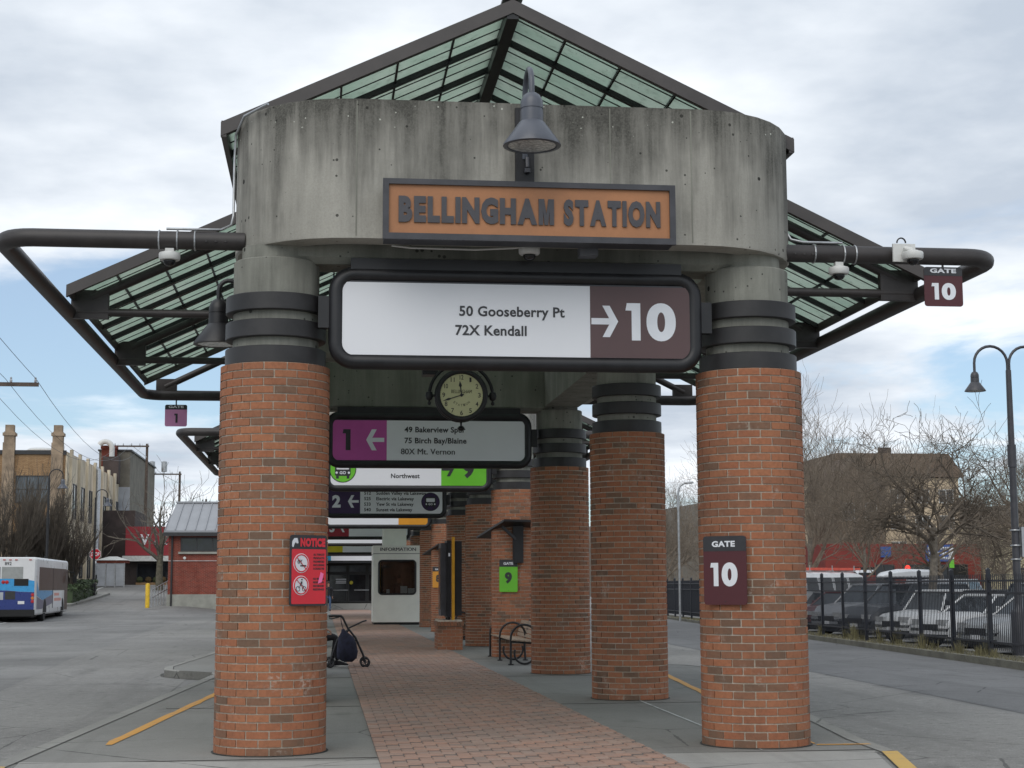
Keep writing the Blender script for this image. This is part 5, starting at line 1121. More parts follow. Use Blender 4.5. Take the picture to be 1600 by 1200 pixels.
for zz in (2.05, 2.35, 2.68): mb = MB(); mb.lathe([(.11, -.015), (.115, 0), (.11, .015)], 14, (0, 0, zz)); mb.build('strap', Mt['galv'], t)
t = thing('street_lamp', (15.72, 70, -.1), 'slim grey gooseneck pole beyond the fence between the right columns', 'street lamp', 'gooseneck street lamps'); mb = MB(); mb.tube([(0, 0, 0), (0, 0, 5.6), (.03, 0, 5.85), (.12, 0, 6.02), (.3, 0, 6.12), (.7, 0, 6.15)], .05, 8); mb.build('pole', Mt['galv'], t, smooth=50)
# utility poles and wires
Mt['pole'] = plain('weathered_pole_wood', (.10, .075, .06), .9, .25, 5.); Mt['ins'] = plain('insulator', (.35, .36, .38), .4)
def upole(x, y, h, arms, label, z0=0., r=.17):
    t = thing('utility_pole', (x, y, z0), label, 'utility pole', 'wooden utility poles'); mb = MB(); mb.tube([(0, 0, -.2), (0, 0, h)], [r, r*.7], 10); mb.build('pole', Mt['pole'], t, smooth=50)
    for a0, a1, z in arms:
        mb = MB(); mb.bar((a0, -.2, z), (a1, -.2, z), .12, .14); mb.build('crossarm', Mt['pole'], t); n = max(2, int(abs(a1-a0)/.75)+1)
        mb = MB(); mb.bar((a0*.45+a1*.45, -.2, z-.05), (0, -.1, z-1.0), .05, .05); mb.build('brace', Mt['galv'], t)
        for i in range(n): xx = a0+(a1-a0)*i/(n-1)*.96+.03; mb = MB(); mb.lathe([(.03, .07), (.05, .1), (.05, .16), (.03, .2), (.045, .24), (0, .28)], 8, (xx, -.2, z)); mb.build('insulator', Mt['ins'], t)
    return t
upole(-12.7, 60, 9.4, [(-1.3, 2.33, 8.87)], 'near utility pole whose crossarm enters at the left edge'); upole(-16.1, 150, 12.6, [(-2.9, .2, 12.35)], 'utility pole with a crossarm beside the grey building', 2.0); t = upole(-15.0, 172, 11.6, [(-4.2, .2, 11.3)], 'utility pole with transformers farther down the street', 2.0)
for k in range(3): mb = MB(); mb.lathe([(0, 0), (.3, .05), (.3, 1.1), (0, 1.2)], 10, (-1.6-k*1.25, -.4, 11.5)); mb.build('transformer', Mt['galv'], t)
upole(-14.2, 200, 10.2, [(-1.2, 1.4, 9.8)], 'farthest utility pole above the small brick building', 2.0)
def wire(a, b, sag, label):
    a = Vector(a); b = Vector(b); pts = []
    for i in range(17): u = i/16; p = a.lerp(b, u); p.z -= sag*4*u*(1-u); pts.append(p)
    mb = MB(); mb.tube(pts, .012, 4); tag(mb.build('power_line', Mt['black']), label, 'power line', 'overhead power lines', 'thing')
for i, (xa, xb) in enumerate(((-10.5, -16.5), (-11.6, -17.6), (-12.4, -18.7))): wire((xa, 60, 9.1), (xb, 150, 14.55), 2.2, ['right-hand', 'middle', 'left-hand'][i]+' overhead wire falling from the near crossarm to the far pole'); wire((xa, 60, 9.1), (xa+.6, 20, 12.5), .4, ['right-hand', 'middle', 'left-hand'][i]+' overhead wire leaving the near crossarm at the left edge')
t = thing('evergreen_tree', (-12.0, 185, 2), 'dark evergreen treetop above the small brick building', 'tree'); mb = MB(); rnd = random.Random(8); leaves(mb, 1600, lambda r: (r.gauss(0, 2.6), r.gauss(0, 2), 6.3+r.gauss(0, 1.1)-abs(r.gauss(0, .6))), .22, rnd); mb.build('crown', Mt['conifer'], t, fix=False); mb = MB(); mb.tube([(0, 0, 0), (0, 0, 6.5)], .25, 8); mb.build('trunk', Mt['bark'], t)
# ================================================================ bus
Mt['bus_white'] = plain('bus_white_paint', (.68, .68, .68), .3, .05, 1.5); Mt['bus_sky'] = plain('bus_light_blue', rgb(60, 150, 205), .3, .06); Mt['bus_navy'] = plain('bus_navy', rgb(40, 56, 120), .3, .06); Mt['bus_grey'] = plain('bus_purple_grey', rgb(104, 104, 128), .35, .1); Mt['bus_win'] = plain('bus_tinted_window', rgb(70, 52, 46), .4, .25, 1.5); Mt['bus_pale'] = plain('bus_rear_window', rgb(150, 152, 150), .15, .12, 2.)
Mt['tail'] = plain('tail_lamp_red', rgb(176, 40, 44), .25); Mt['amber'] = plain('amber_lamp', rgb(206, 120, 50), .25); Mt['rub'] = plain('black_rubber', (.013, .013, .013), .8); Mt['rimm'] = plain('wheel_rim', (.35, .35, .36), .35, .15, metal=.5); Mt['coral'] = plain('ad_panel_print', rgb(216, 150, 140), .4)
def wheel3(t, x, y, r, w, rim=None, name='wheel'):
    o = thing(name, (x, y, r), None, None); o.parent = t; del o['kind']
    mb = MB(); mb.lathe([(r*.62, -w/2), (r*.93, -w/2), (r, -w*.36), (r, w*.36), (r*.93, w/2), (r*.62, w/2)], 24); mb.build('tyre', Mt['rub'], o, smooth=40, rot=(0, R(90), 0)); mb = MB(); mb.lathe([(0, -w*.38), (r*.3, -w*.4), (r*.62, -w*.46), (r*.62, w*.46), (r*.3, w*.4), (0, w*.38)], 20); mb.build('rim', rim or Mt['rimm'], o, smooth=30, rot=(0, R(90), 0))
t = thing('city_bus', (-13.5, 79, -.14), 'white and blue city bus seen from behind at the left edge', 'bus', None, .031)
Wd, Ln, Ht = 2.6, 12.2, 3.08
rings = []
for y, k in ((0, .93), (.06, .975), (.18, 1.), (Ln-.25, 1.), (Ln-.05, .96), (Ln, .92)):
    P = rrect(-Wd/2*k, Wd/2*k, .32+(1-k)*.4, Ht-(1-k)*.8, .13, 4); rings.append([(x-Wd/2, y, z) for x, z in P])
mb = MB(); mb.loft(rings); mb.build('body', Mt['bus_white'], t, smooth=35)
def rear(nm, x0, x1, z0, z1, m, d=.004): plate(t, nm, [(x0, z0), (x1, z0), (x1, z1), (x0, z1)], -d-.004, .02, m)
plate(t, 'navy_band', [(-2.5, .55), (-.08, .55), (-.08, 1.42), (-.7, 1.44), (-1.3, 1.5), (-2.5, 1.52)], -.004, .02, Mt['bus_navy']); plate(t, 'sky_band', [(-2.5, 1.525), (-1.3, 1.505), (-.7, 1.445), (-.08, 1.425), (-.08, 1.95), (-.5, 2.02), (-1.2, 2.06), (-2.5, 2.05)], -.004, .02, Mt['bus_sky'])
plate(t, 'bumper', rrect(-2.56, -.04, .28, .60, .06), -.12, .05, Mt['rub']); rear('rear_window', -2.2, -1.66, 2.06, 2.62, Mt['bus_pale']); rear('rear_window', -1.6, -.62, 2.06, 2.62, Mt['bus_pale']); rear('grille', -1.02, -.36, 1.72, 2.05, Mt['rub'], .012); rear('advert_panel', -1.42, -.95, 1.08, 1.46, Mt['frame_dk'], .01); rear('licence_plate', -.82, -.52, .86, 1.0, Mt['bus_white'], .008)
rear('screen_panel', -1.9, -1.5, 1.06, 1.42, Mt['pale_wall'], .01)
for x in (-1.35, -1.52): mb = MB(); mb.lathe([(.085, 0), (.085, .02), (.0, .03)], 14); mb.build('tail_lamp', Mt['tail'], t, loc=(x, -.006, 1.90), rot=(R(90), 0, 0))
for z, m in ((1.30, 'tail'), (1.14, 'amber'), (.98, 'tail')): mb = MB(); mb.lathe([(.075, 0), (.075, .02), (.0, .03)], 14); mb.build('tail_lamp', Mt[m], t, loc=(-.15, -.006, z), rot=(R(90), 0, 0))
for x in (-.3, -.95, -1.22, -1.5): rear('marker_lamp', x-.06, x+.06, 2.93, 2.97, Mt['tail'], .03)
text(t, '892', -1.32, -.012, 2.70, .15, Mt['frame_dk'], .01)
def side(nm, y0, y1, z0, z1, m, d=.006, poly=None): mb = MB(); mb.prism(poly or [(y0, z0), (y1, z0), (y1, z1), (y0, z1)], -.02, d, 'x'); mb.build(nm, m, t)
side('window_band', 1.0, 5.9, 1.50, 2.62, Mt['bus_win'], .012); side('window_band', 6.05, 11.3, 1.50, 2.62, Mt['bus_win'], .012); side('pillar', 5.9, 6.05, .6, 2.62, Mt['rub'], .009); side('sky_panel', 0, 0, 0, 0, Mt['bus_sky'], .005, [(.25, 1.5), (.25, 1.95), (.9, 1.5), (6, 1.48), (6, 1.05), (2.5, 1.0), (.25, 1.25)]); side('grey_panel', 0, 0, 0, 0, Mt['bus_grey'], .007, [(.3, 1.2), (2.2, 1.02), (5.9, 1.3), (5.9, .85), (2, .6), (.3, .6)]); side('advert_panel', 6.2, 9.6, .62, 1.46, Mt['face'], .01); side('advert_print', 6.5, 9.2, .95, 1.1, Mt['coral'], .013); side('advert_print', 6.5, 8.4, 1.22, 1.36, Mt['coral'], .013)
text_z = None
for y in (3.1, 9.9): wheel3(t, -.16, y, .48, .3); mb = MB(); mb.prism([(y+.62*math.cos(R(a)), .42+.66*math.sin(R(a))) for a in range(0, 181, 15)], -.02, .0085, 'x'); mb.build('wheel_arch', Mt['rub'], t)
for y in (3.1, 9.9): wheel3(t, -2.44, y, .48, .3)
side('door', 10.7, 11.9, .45, 2.6, Mt['dglass'] if False else Mt['bus_win'], .014); mb = MB(); mb.tube([(-.1, 12.0, 2.5), (.3, 12.2, 2.45), (.36, 12.2, 2.2)], .03, 8); mb.box(.26, .46, 12.15, 12.25, 1.9, 2.3); mb.build('mirror', Mt['rub'], t)
mb = MB(); mb.box(-2.3, -.3, .6, 11.6, .2, .34); mb.build('underbody', Mt['rub'], t)

# ================================================================ fence and car park
FA, FB = Vector((13.27, 18.6)), Vector((17.45, 83.))
fd = (FB-FA).normalized(); FL = (FB-FA).length; frz = math.atan2(-fd.x, fd.y)
t = thing('iron_fence', (FA.x, FA.y, .05), 'black iron picket fence along the car park', 'fence', None, frz)      # runs along local +y
Mt['fence'] = plain('black_fence_paint', (.013, .015, .022), .4, .25, 6.)
mb = MB(); mb.box(-.0075, .0075, -.0075, .0075, .06, 1.66); PK = mb.mesh('picket', Mt['fence']); rest = MB(); npost = int(FL/2.44)+1; near = 0; k = 0
y = .11
while y < FL:
    if abs(y/2.44-round(y/2.44))*2.44 > .05:
        if 12.4 < y < 39.5: link('picket', PK, t, (0, y, 0))
        else: rest.box(-.009, .009, y-.009, y+.009, .06, 1.66)
    y += .115
q = rest.build('distant_pickets', Mt['fence'], t); q['kind'] = 'stuff'
mb = MB(); mb.box(-.04, .04, -.04, .04, -.15, 1.76); mb.loft([[(-.046, -.046, 1.76), (.046, -.046, 1.76), (.046, .046, 1.76), (-.046, .046, 1.76)], [(-.01, -.01, 1.80), (.01, -.01, 1.80), (.01, .01, 1.80), (-.01, .01, 1.80)]]); PO = mb.mesh('post', Mt['fence'])
for k in range(npost):
    link('post', PO, t, (0, k*2.44, 0))
    if k < npost-1:
        for z in (.22, 1.26, 1.52): mb = MB(); mb.box(-.02, .02, k*2.44+.04, k*2.44+2.4, z-.02, z+.02); mb.build('rail', Mt['fence'], t)
# kerb and soil strip below the fence
def strip(name, o0, o1, z0, z1, mat, label):
    nrm = Vector((fd.y, -fd.x)); P = [FA+nrm*o0-fd*12, FA+nrm*o1-fd*12, FB+nrm*o1+fd*5, FB+nrm*o0+fd*5]; mb = MB(); mb.prism([tuple(p) for p in P], z0, z1); tag(mb.build(name, mat), label, kind='structure')
Mt['soil'] = plain('mossy_soil', (.075, .066, .042), .95, .4, 2.5, fine=.4); Mt['mossy_kerb'] = plain('mossy_old_kerb', (.13, .125, .10), .95, .4, 1.6, fine=.4)
strip('fence_kerb', -.62, -.42, -.3, .0, Mt['mossy_kerb'], 'mossy old concrete kerb along the fence'); strip('soil_strip', -.419, .5, -.3, -.02, Mt['soil'], 'strip of mossy soil under the fence')
mb = MB(); rnd = random.Random(12); nrm = Vector((fd.y, -fd.x))
for _ in range(26):
    s = rnd.uniform(12, 43); o = rnd.uniform(-.38, .3); c = FA+fd*s+nrm*o; hh = rnd.uniform(.12, .5)
    for _k in range(50):
        a = rnd.uniform(0, 6.28); l = rnd.uniform(.4, 1)*hh; sp = rnd.uniform(.05, .35)*hh; x = c.x+rnd.gauss(0, .06); y = c.y+rnd.gauss(0, .06); w = .006
        mb.add([(x-w, y, -.02), (x+w, y, -.02), (x+math.cos(a)*sp*.5+w*.6, y+math.sin(a)*sp*.5, l*.7), (x+math.cos(a)*sp, y+math.sin(a)*sp, l), (x+math.cos(a)*sp*.5-w*.6, y+math.sin(a)*sp*.5, l*.7)], [(0, 1, 2, 3, 4)])
for _ in range(5000):
    s = rnd.uniform(6, 56); o = rnd.uniform(-.6, .4); c = FA+fd*s+nrm*o; a = rnd.uniform(0, 6.28); l = rnd.uniform(.02, .07); w = .006; zb = -.02 if o > -.42 else 0
    mb.add([(c.x-w, c.y, zb), (c.x+w, c.y, zb), (c.x+math.cos(a)*l*.6, c.y+math.sin(a)*l*.6, zb+l)], [(0, 1, 2)])
tag(mb.build('grass', Mt['dry'], fix=False), 'tufts of dry grass and weeds along the foot of the fence', 'grass', None, 'stuff')

# ---------------------------------------------------------------- cars
Mt['car_glass'] = plain('car_window', (.03, .036, .042), .06, .3, 1.5); Mt['hl'] = plain('headlamp', (.45, .46, .47), .12, .1)
def cpaint(name, c, met=0.): return plain(name, c, .28, .05, 1., metal=met)
def car(loc, rz, paint, label, L=4.4, Wc=1.78, Hc=1.45, hood=1.0, zhood=.92, cab=(1.15, 3.9), roof=(1.75, 3.5), tail=.98, name='parked_car', lamp=None, group='cars parked behind the fence'):
    """faces local -y; y = 0 at the nose"""
    t = thing(name, (*loc, gz(*loc)), label, 'car', group, rz); h = Wc/2
    st = [(0, .36, .60, .80), (.08, .28, .72, .90), (.35, .24, zhood-.08, .97), (cab[0]-.05, .22, zhood, 1.), (L*.5, .22, zhood+.03, 1.), (L-.6, .22, tail, 1.), (L-.12, .28, tail-.04, .95), (L, .4, tail-.25, .86)]
    rings = [[(-h*k*.93, y, z0), (-h*k, y, z0+.16), (-h*k, y, z1-.16), (-h*k*.9, y, z1-.03), (-h*k*.6, y, z1+.01), (h*k*.6, y, z1+.01), (h*k*.9, y, z1-.03), (h*k, y, z1-.16), (h*k, y, z0+.16), (h*k*.93, y, z0)] for y, z0, z1, k in st]
    mb = MB(); mb.loft(rings); mb.build('body', paint, t, smooth=35)
    def lerp(a, b, u): return tuple(a[i]+(b[i]-a[i])*u for i in range(3))
    b0 = zhood-.04; c = [(-h*.90, cab[0], b0), (h*.90, cab[0], b0), (h*.92, cab[1], tail-.03), (-h*.92, cab[1], tail-.03)]; r = [(-h*.70, roof[0], Hc-.06), (h*.70, roof[0], Hc-.06), (h*.70, roof[1], Hc-.06), (-h*.70, roof[1], Hc-.06)]
    mb = MB(); mb.loft([c, [lerp(a, b, .5) for a, b in zip(c, r)], r]); mb.build('glasshouse', Mt['car_glass'], t, smooth=30)
    q = [(-h*.72, roof[0]-.03, Hc-.07), (h*.72, roof[0]-.03, Hc-.07), (h*.72, roof[1]+.03, Hc-.07), (-h*.72, roof[1]+.03, Hc-.07)]; q2 = [(-h*.58, roof[0]+.12, Hc), (h*.58, roof[0]+.12, Hc), (h*.58, roof[1]-.12, Hc), (-h*.58, roof[1]-.12, Hc)]
    mb = MB(); mb.loft([q, [(x, y, Hc-.025) for x, y, z in q], q2]); mb.build('roof', paint, t, smooth=50)
    for i in range(4): mb = MB(); o = .006; mb.tube([(c[i][0]*1.01, c[i][1], c[i][2]), (r[i][0]*1.02, r[i][1], r[i][2])], .035, 6); mb.build('pillar', paint, t)
    for s in (-1, 1):
        mb = MB(); m0 = lerp(c[0], c[3], .52); m1 = lerp(r[0], r[3], .5); mb.tube([(s*abs(m0[0])*1.005, m0[1], m0[2]), (s*abs(m1[0])*1.01, m1[1], m1[2])], .03, 6); mb.build('pillar', paint, t)
        mb = MB(); mb.box(s*h*.55-.2*.9, s*h*.55+.2*.9, -.005, .12, .60, .74); mb.build('headlight', lamp or Mt['hl'], t); mb = MB(); mb.loft([[(s*(h+.02), cab[0]+.32, .95), (s*(h+.18), cab[0]+.34, .95), (s*(h+.18), cab[0]+.34, 1.08), (s*(h+.02), cab[0]+.32, 1.08)], [(s*(h+.02), cab[0]+.42, .95), (s*(h+.15), cab[0]+.42, .97), (s*(h+.15), cab[0]+.42, 1.06), (s*(h+.02), cab[0]+.42, 1.08)]]); mb.build('wing_mirror', paint, t)
        for y in (.82, L-.82): wheel3(t, s*(h-.1), y, .32, .2)
        mb = MB(); mb.box(s*h*.7-.15, s*h*.7+.15, L-.05, L+.005, .7, .86); mb.build('tail_light', Mt['tail'], t)
    mb = MB(); mb.box(-h*.42, h*.42, -.012, .1, .46, .62); mb.build('grille', Mt['rub'], t); mb = MB(); mb.box(-.16, .16, -.02, .0, .36, .46); mb.build('licence_plate', Mt['face'], t); mb = MB(); mb.box(-h*.8, h*.8, -.015, .1, .26, .36); mb.build('lower_grille', Mt['rub'], t)
    return t
P_ = dict(silver=cpaint('silver_car_paint', (.36, .37, .38), .3), white=cpaint('white_car_paint', (.66, .67, .68)), dark=cpaint('charcoal_car_paint', (.06, .064, .072), .2), grey=cpaint('grey_car_paint', (.30, .31, .33), .2), red=cpaint('dark_red_car_paint', (.12, .022, .028)), pearl=cpaint('pearl_car_paint', (.55, .56, .6), .1), black=cpaint('black_car_paint', (.012, .013, .015)))
CG = frz+R(-18)
SUV = dict(L=4.5, Wc=1.85, Hc=1.68, zhood=1.05, tail=1.1, cab=(1.15, 4.3), roof=(1.8, 4.1))
car((15.3, 36.6), R(-75), P_['silver'], 'silver car at the right edge behind the lamp post', Hc=1.42)
car((15.7, 40.6), R(-72), P_['white'], 'white saloon car behind the fence, left of the lamp post', Hc=1.40)
car((16.0, 44.2), R(-70), P_['white'], 'white hatchback nosing the fence behind the nearest tree', Hc=1.50, roof=(1.5, 3.6))
car((16.3, 48.3), R(-68), P_['dark'], 'dark grey car with a white roof box behind the fence', **SUV)
car((16.6, 52.0), R(-66), P_['grey'], 'grey car with chrome grille behind the fence', **SUV)
car((16.8, 55.5), R(-66), P_['red'], 'dark red car beside the front right column, behind the fence', Hc=1.42)
car((17.1, 59.), R(-66), P_['grey'], 'grey saloon farther along the fence, hidden by the right column', Hc=1.4)
car((21.5, 44.5), R(112), P_['black'], 'dark car with red tail lights in the second row', Hc=1.5)
car((21.6, 40.5), R(112), P_['dark'], 'dark green people carrier near the lamp post in the second row', **SUV)
t = thing('roof_box', (18.35, 49.1, 1.72), 'long white roof box on the dark grey car', 'roof box', None, R(-68)); rings = []
for y, w, h in ((-1.15, .12, .05), (-.9, .32, .16), (-.2, .40, .26), (.7, .40, .24), (1.0, .30, .12)): rings.append([(-w, y, .0), (w, y, .0), (w*.95, y, h*.7), (w*.6, y, h), (-w*.6, y, h), (-w*.95, y, h*.7)])
mb = MB(); mb.loft(rings); mb.build('shell', P_['white'], t, smooth=40); mb = MB(); mb.box(-.5, .5, -.5, -.42, -.06, 0); mb.box(-.5, .5, .4, .48, -.06, 0); mb.build('bars', Mt['rub'], t)
def van(loc, rz, label):
    t = thing('white_van', (*loc, gz(*loc)), label, 'van', None, rz); rings = []
    for y, k, zt in ((0, .94, 1.0), (.1, 1., 1.15), (1.0, 1., 1.25), (1.75, .98, 2.05), (2.1, .96, 2.12), (5.4, .96, 2.12), (5.6, .93, 2.05)): P = [(-.98*k, .35), (.98*k, .35), (.98*k, zt-.55), (.88*k, zt-.06), (.7*k, zt), (-.7*k, zt), (-.88*k, zt-.06), (-.98*k, zt-.55)]; rings.append([(x, y, z) for x, z in P])
    mb = MB(); mb.loft(rings); mb.build('body', P_['white'], t, smooth=35)
    for s in (-1, 1):
        for a, b in ((1.75, 2.65), (2.8, 3.6), (3.75, 4.5), (4.65, 5.35)):
            mb = MB(); X = lambda z: s*(.94-(z-1.5)*.17+.016); mb.add([(X(1.42), a-(.28 if a < 2 else 0), 1.42), (X(1.42), b, 1.42), (X(1.92), b, 1.92), (X(1.92), a+.05, 1.92)], [(0, 1, 2, 3)]); mb.build('side_window', Mt['car_glass'], t, fix=False)
        for y in (1.0, 4.6): wheel3(t, s*.86, y, .36, .24)
    mb = MB(); mb.add([(-.78, 1.02, 1.30), (.78, 1.02, 1.30), (.70, 1.72, 2.02), (-.70, 1.72, 2.02)], [(0, 1, 2, 3)]); mb.build('windscreen', Mt['car_glass'], t, fix=False)
    return t
van((22.2, 63.5), R(125), 'white window van carrying red ladders, behind the parked cars')
t = thing('ladder', (22.2, 63.5, gz(22.2, 63.5)+2.16), 'red ladders on the roof rack of the white van', 'ladder', None, R(125)); Mt['lad'] = plain('red_fibreglass', rgb(206, 84, 64), .5)
for x in (-.5, -.15, .15, .5): mb = MB(); mb.box(x-.03, x+.03, 1.4, 6.2, .05, .14); mb.build('stile', Mt['lad'], t)
for k in range(14):
    for x in (-.325, .325): mb = MB(); mb.tube([(x-.16, 1.6+k*.33, .1), (x+.16, 1.6+k*.33, .1)], .016, 6); mb.build('rung', Mt['galv'], t)
for y in (2.2, 3.6, 5.0): mb = MB(); mb.box(-.85, .85, y-.03, y+.03, -.02, .03); mb.build('rack_bar', Mt['galv'], t); mb = MB(); mb.tube([(-.8, y, .02), (-.8, y, .22)], .02, 6); mb.build('rack_hook', Mt['galv'], t)
def pickup(loc, rz, label):
    t = thing('pickup_truck', (*loc, gz(*loc)), label, 'pickup', None, rz); rings = []
    for y, k, z in ((0, .92, .95), (.1, 1., 1.08), (1.3, 1., 1.16), (3.4, 1., 1.18), (3.41, 1., 1.16), (5.5, 1., 1.16), (5.6, .98, 1.1)): rings.append([(-.95*k, y, .45), (.95*k, y, .45), (.96*k, y, z-.2), (.88*k, y, z), (-.88*k, y, z), (-.96*k, y, z-.2)])
    mb = MB(); mb.loft(rings); mb.build('body', P_['white'], t, smooth=35)
    def cab(nm, y0, y1, r0, r1, zt, m, gl):
        c = [(-.87, y0, 1.12), (.87, y0, 1.12), (.87, y1, 1.12), (-.87, y1, 1.12)]; r = [(-.7, r0, zt), (.7, r0, zt), (.7, r1, zt), (-.7, r1, zt)]; mb = MB(); mb.loft([c, r]); o = mb.build(nm, m, t, smooth=30)
        for s in (-1, 1):
            n = 2; X = lambda z: s*(.87-(z-1.12)*.17/(zt-1.12)+.008)
            for i in range(n):
                z0, z1 = 1.2, zt-.1; a0 = y0+.12+(y1-y0-.2)*i/n; a1 = y0+(y1-y0-.1)*(i+1)/n; ra = max(a0, r0+(0 if i else .05)); mb = MB(); mb.add([(X(z0), a0+(.15 if i == 0 else 0), z0), (X(z0), a1, z0), (X(z1), min(a1, r1-.05), z1), (X(z1), ra, z1)], [(0, 1, 2, 3)]); mb.build('side_window', Mt['car_glass'], t, fix=False)
    cab('cab', 1.3, 3.4, 1.95, 3.35, 1.82, P_['white'], 0); cab('canopy_shell', 3.45, 5.58, 3.48, 5.45, 1.80, P_['pearl'], 0)
    mb = MB(); mb.add([(-.78, 1.36, 1.2), (.78, 1.36, 1.2), (.66, 1.88, 1.76), (-.66, 1.88, 1.76)], [(0, 1, 2, 3)]); mb.build('windscreen', Mt['car_glass'], t, fix=False)
    for s in (-1, 1):
        for y in (.95, 4.5): wheel3(t, s*.84, y, .38, .25)
    return t
pickup((22.6, 54.2), R(143), 'white pickup truck with a canopy shell in the second row')

# ================================================================ right-hand background
Mt['rb_red'] = plain('red_shop_wall', rgb(122, 50, 43), .8, .12, 1.2); Mt['cream'] = plain('cream_wall', rgb(196, 186, 152), .8, .1, 1.)
t = building('red_shop', 35.0, 46.6, 110, 122, .0, 4.35, Mt['rb_red'], 'low red shop building with a blue sign across the car park')
mb = MB(); mb.prism([(0, 0), (3.6, 0), (3.6, 3.9)]+[(1.9+1.7*math.cos(R(a)), 3.9+.55*math.sin(R(a))) for a in range(10, 171, 20)]+[(0, 3.9)], -.6, -.01, 'y'); mb.build('arched_bay', Mt['rb_red'], t)
window(t, 3.75, 5.2, .3, 2.9, 'y', 0, 2, 2, None, Mt['pane_dk']); window(t, 6.2, 10.6, .3, 2.9, 'y', 0, 3, 1, None, Mt['pane_dk']); window(t, .9, 1.5, 2.2, 2.6, 'y', -.6, 1, 1, None, Mt['pane_dk']); Mt['blue_sign'] = col('blue_shop_sign', rgb(54, 84, 150))
mb = MB(); mb.box(7.5, 9.5, -.16, 0, 3.1, 4.3); sg = mb.build('blue_sign', Mt['blue_sign'], t)
rnd = random.Random(2)
for z in (3.95, 3.6, 3.25):
    x = 7.65
    while x < 9.3: w = rnd.uniform(.08, .16); mb = MB(); mb.box(x, x+w, -.175, -.162, z, z+.17); mb.build('sign_mark', Mt['s_white2'], sg); x += w+.05
mb = MB(); mb.box(4.2, 4.95, -.16, 0, 3.4, 4.15); mb.build('blue_sign', Mt['blue_sign'], t)
t = building('cream_shop', 41.6+5.2, 60, 104, 120, .0, 5.6, Mt['cream'], 'cream two-storey shop at the right edge behind the trees'); Mt['dkbase'] = plain('dark_shopfront', (.03, .03, .034), .6)
mb = MB(); mb.box(0, 13.2, -.1, 0, 0, 2.6); mb.build('shopfront', Mt['dkbase'], t)
for x in (.6, 3.1, 5.6): window(t, x, x+1.9, 3.2, 4.7, 'y', 0, 2, 1, Mt['trimw'])
t = building('red_diner', 46.7-.0, 51.2, 112, 120, 0, 4.8, plain('diner_red', rgb(150, 36, 40), .6), 'bright red shop front between the red building and the cream shop') if False else None
# tan apartment block and wooded hill
t = building('apartment_block', 62, 78, 190, 206, 1.0, 14.5, plain('tan_apartment_wall', rgb(200, 180, 152), .85, .1, .5), 'pale tan apartment block with dark mansard roof behind the trees')
mb = MB(); mb.loft([[(-.6, -.6, 13.6), (16.6, -.6, 13.6), (16.6, 16.6, 13.6), (-.6, 16.6, 13.6)], [(.8, .8, 16.6), (15.2, .8, 16.6), (15.2, 15.2, 16.6), (.8, 15.2, 16.6)]]); mb.build('mansard_roof', plain('brown_roof_shingle', rgb(92, 78, 66), .9, .2, 2.), t)
for k in (1,): mb = MB(); mb.box(2.6+k*5, 4+k*5, 4, 5, 16.5, 17.6); mb.build('chimney', Mt['dark_wall'], t)
for z in (4, 7.2, 10.4):
    for k in range(5): window(t, 1+k*3.1, 2.9+k*3.1, z, z+1.7, 'y', 0, 2, 1, Mt['trimw'], Mt['pane_dk'], .1)
t = building('brown_gabled_house', 57.5, 63.5, 176, 186, .5, 12.4, plain('brown_house_wall', rgb(112, 96, 80), .9, .15, .6), 'brown gabled house behind the trees by the right column'); mb = MB(); mb.prism([(-.4, 11.9), (6.4, 11.9), (3, 15.6)], -.3, 10.3, 'y'); mb.build('gable_roof', plain('brown_gable_roof', rgb(84, 70, 60), .9, .2, 1.5), t)
for k in range(2): window(t, 1+k*2.6, 2.4+k*2.6, 8.2, 10.2, 'y', 0, 1, 2, Mt['trimw'], Mt['pane_dk'], .1)
def hill():
    mb = MB(); xs = [20+i*6 for i in range(40)]; ys = [185, 200, 215, 235, 260, 300, 360]; vs = []
    rnd = random.Random(6); hs = [6+8*sstep(20, 60, x)+2.4*math.sin(x*.11)+rnd.uniform(-.6, .6) for x in xs]
    for j, y in enumerate(ys):
        for x, h in zip(xs, hs): vs.append((x, y, -.3+h*min(1, j/3.)+rnd.uniform(-.3, .3)))
    n = len(xs); mb.add(vs, [(j*n+i, j*n+i+1, (j+1)*n+i+1, (j+1)*n+i) for j in range(len(ys)-1) for i in range(n-1)])
    tag(mb.build('hill', plain('winter_hillside', (.085, .072, .055), .95, .35, .25, fine=.5), smooth=True), 'low brown winter hillside far right', kind='structure')
    tw = MB()
    for _ in range(5200):
        i = rnd.randrange(len(xs)-1); u = rnd.random(); x = xs[i]+6*u; h = hs[i]*(1-u)+hs[i+1]*u; y = rnd.uniform(188, 240); z = -.3+h*min(1, (y-185)/50); a = rnd.uniform(0, 6.28); L = rnd.uniform(1.4, 4.2); dx = rnd.gauss(0, .35)*L
        tw.add([(x-.05, y, z-.3), (x+.05, y, z-.3), (x+dx, y+rnd.gauss(0, .3), z+L)], [(0, 1, 2)]); z2 = z+L*.4
        tw.add([(x+dx*.4-.03, y, z2), (x+dx*.4+.03, y, z2), (x+dx*.4+rnd.gauss(0, 1.), y, z2+L*.45)], [(0, 1, 2)])
    tag(tw.build('hillside_woods', Mt['twig'], fix=False), 'leafless brown woods covering the far hillside', 'woods', None, 'stuff')
hill()
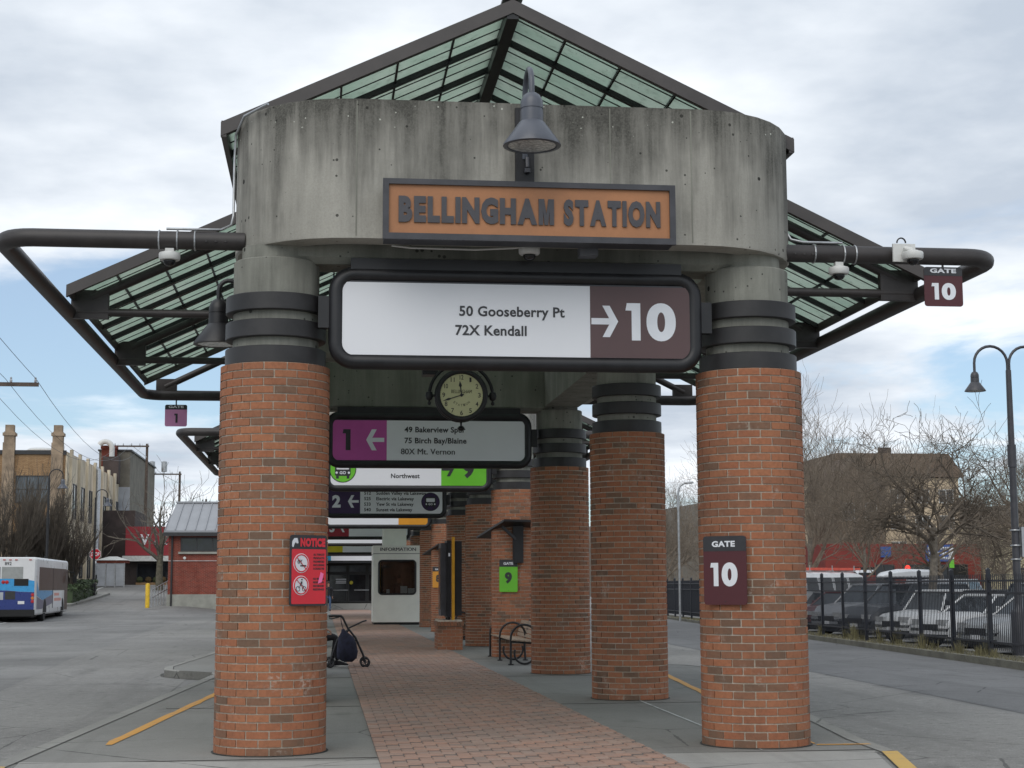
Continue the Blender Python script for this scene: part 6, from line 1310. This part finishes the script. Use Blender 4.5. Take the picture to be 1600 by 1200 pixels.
# traffic signs by the far street
t = thing('pedestrian_signal', (39.6, 106, 0), 'pedestrian signal showing red on a pole before the red shop', 'signal'); mb = MB(); mb.tube([(0, 0, 0), (0, 0, 3.0)], .06, 8); mb.build('pole', Mt['frame_dk'], t); mb = MB(); mb.box(-.25, .25, -.2, .1, 2.3, 2.9); mb.build('head', Mt['rub'], t)
_e = NT('lit_red_signal'); _e.b.inputs['Emission Color'].default_value = (1, .05, .03, 1); _e.b.inputs['Emission Strength'].default_value = 1.4; _e.out((.6, .03, .03), .5); mb = MB(); mb.lathe([(.2, 0), (.2, .02), (0, .03)], 12); mb.build('lit_lens', _e.m, t, loc=(0, -.21, 2.6), rot=(R(90), 0, 0))
t = thing('lime_sign', (42.4, 105, 0), 'narrow lime and white pole sign in front of the blue shop sign', 'sign'); mb = MB(); mb.tube([(0, 0, 0), (0, 0, 4.2)], .05, 8); mb.build('pole', Mt['frame_dk'], t); mb = MB(); mb.box(-.16, .16, -.08, .0, 2.6, 3.15); mb.build('lime_panel', Mt['s_green'], t); mb = MB(); mb.box(-.16, .16, -.08, .0, 3.2, 4.0); mb.build('white_panel', Mt['face'], t)
t = thing('one_way_sign', (35.9, 104, 0), 'black and white arrow sign left of the pedestrian signal', 'sign'); mb = MB(); mb.tube([(0, 0, 0), (0, 0, 2.7)], .05, 8); mb.build('pole', Mt['frame_dk'], t); plate(t, 'panel', rrect(-.75, .75, 2.1, 2.65, .04), -.08, -.05, Mt['rub']); plate(t, 'arrow', [(-.68, 2.37), (-.4, 2.58), (-.4, 2.46), (.66, 2.46), (.66, 2.28), (-.4, 2.28), (-.4, 2.16)], -.09, -.082, Mt['s_white2'])

# ================================================================ station building closing the view
t = thing('station_building', (-5, 110, 0), 'dark glazed station building closing the view beyond the booth', 'building'); Mt['stn'] = plain('dark_station_wall', (.035, .033, .032), .6, .2, 1.)
mb = MB(); mb.box(-1, 14.5, .3, 12, .0, 5.4); mb.build('wall', Mt['stn'], t); mb = MB(); mb.box(-1.4, 15, -2.2, 12.4, 3.05, 5.6); mb.build('canopy', Mt['black'], t); mb = MB(); mb.box(-1, 14.5, -1.2, .29, -.1, .36); mb.build('step', Mt['apron'], t)
for k in range(8): window(t, .2+k*1.32, 1.44+k*1.32, .45, 2.35, 'y', .295, 1, 1, Mt['frame_dk'], Mt['pane_dk']); window(t, .2+k*1.32, 1.44+k*1.32, 2.42, 2.95, 'y', .295, 1, 1, Mt['frame_dk'], Mt['pane_sky'])
for x in (5.8, 7.2): mb = MB(); mb.bar((x, .18, 1.25), (x+1.0, .18, 1.25), .05, .05); mb.build('push_bar', Mt['galv'], t)
mb = MB(); mb.lathe([(0, 0), (.12, .01), (0, .02)], 12); mb.build('yellow_sticker', Mt['s_yellow'], t, loc=(7.0, .2, 1.75), rot=(R(90), 0, 0))
for z in (1.95, 1.82, 1.7): mb = MB(); mb.box(5.95, 6.65, .2, .21, z, z+.06); mb.build('door_notice', Mt['face'], t)
mb = MB(); mb.box(5.0, 9.2, -2.26, -2.21, 3.2, 3.5); mb.build('fascia_sign', Mt['face'], t); mb = MB(); mb.box(4.0, 5.6, -2.27, -2.212, 3.2, 3.5); mb.build('blue_panel', Mt['s_blue'], t)
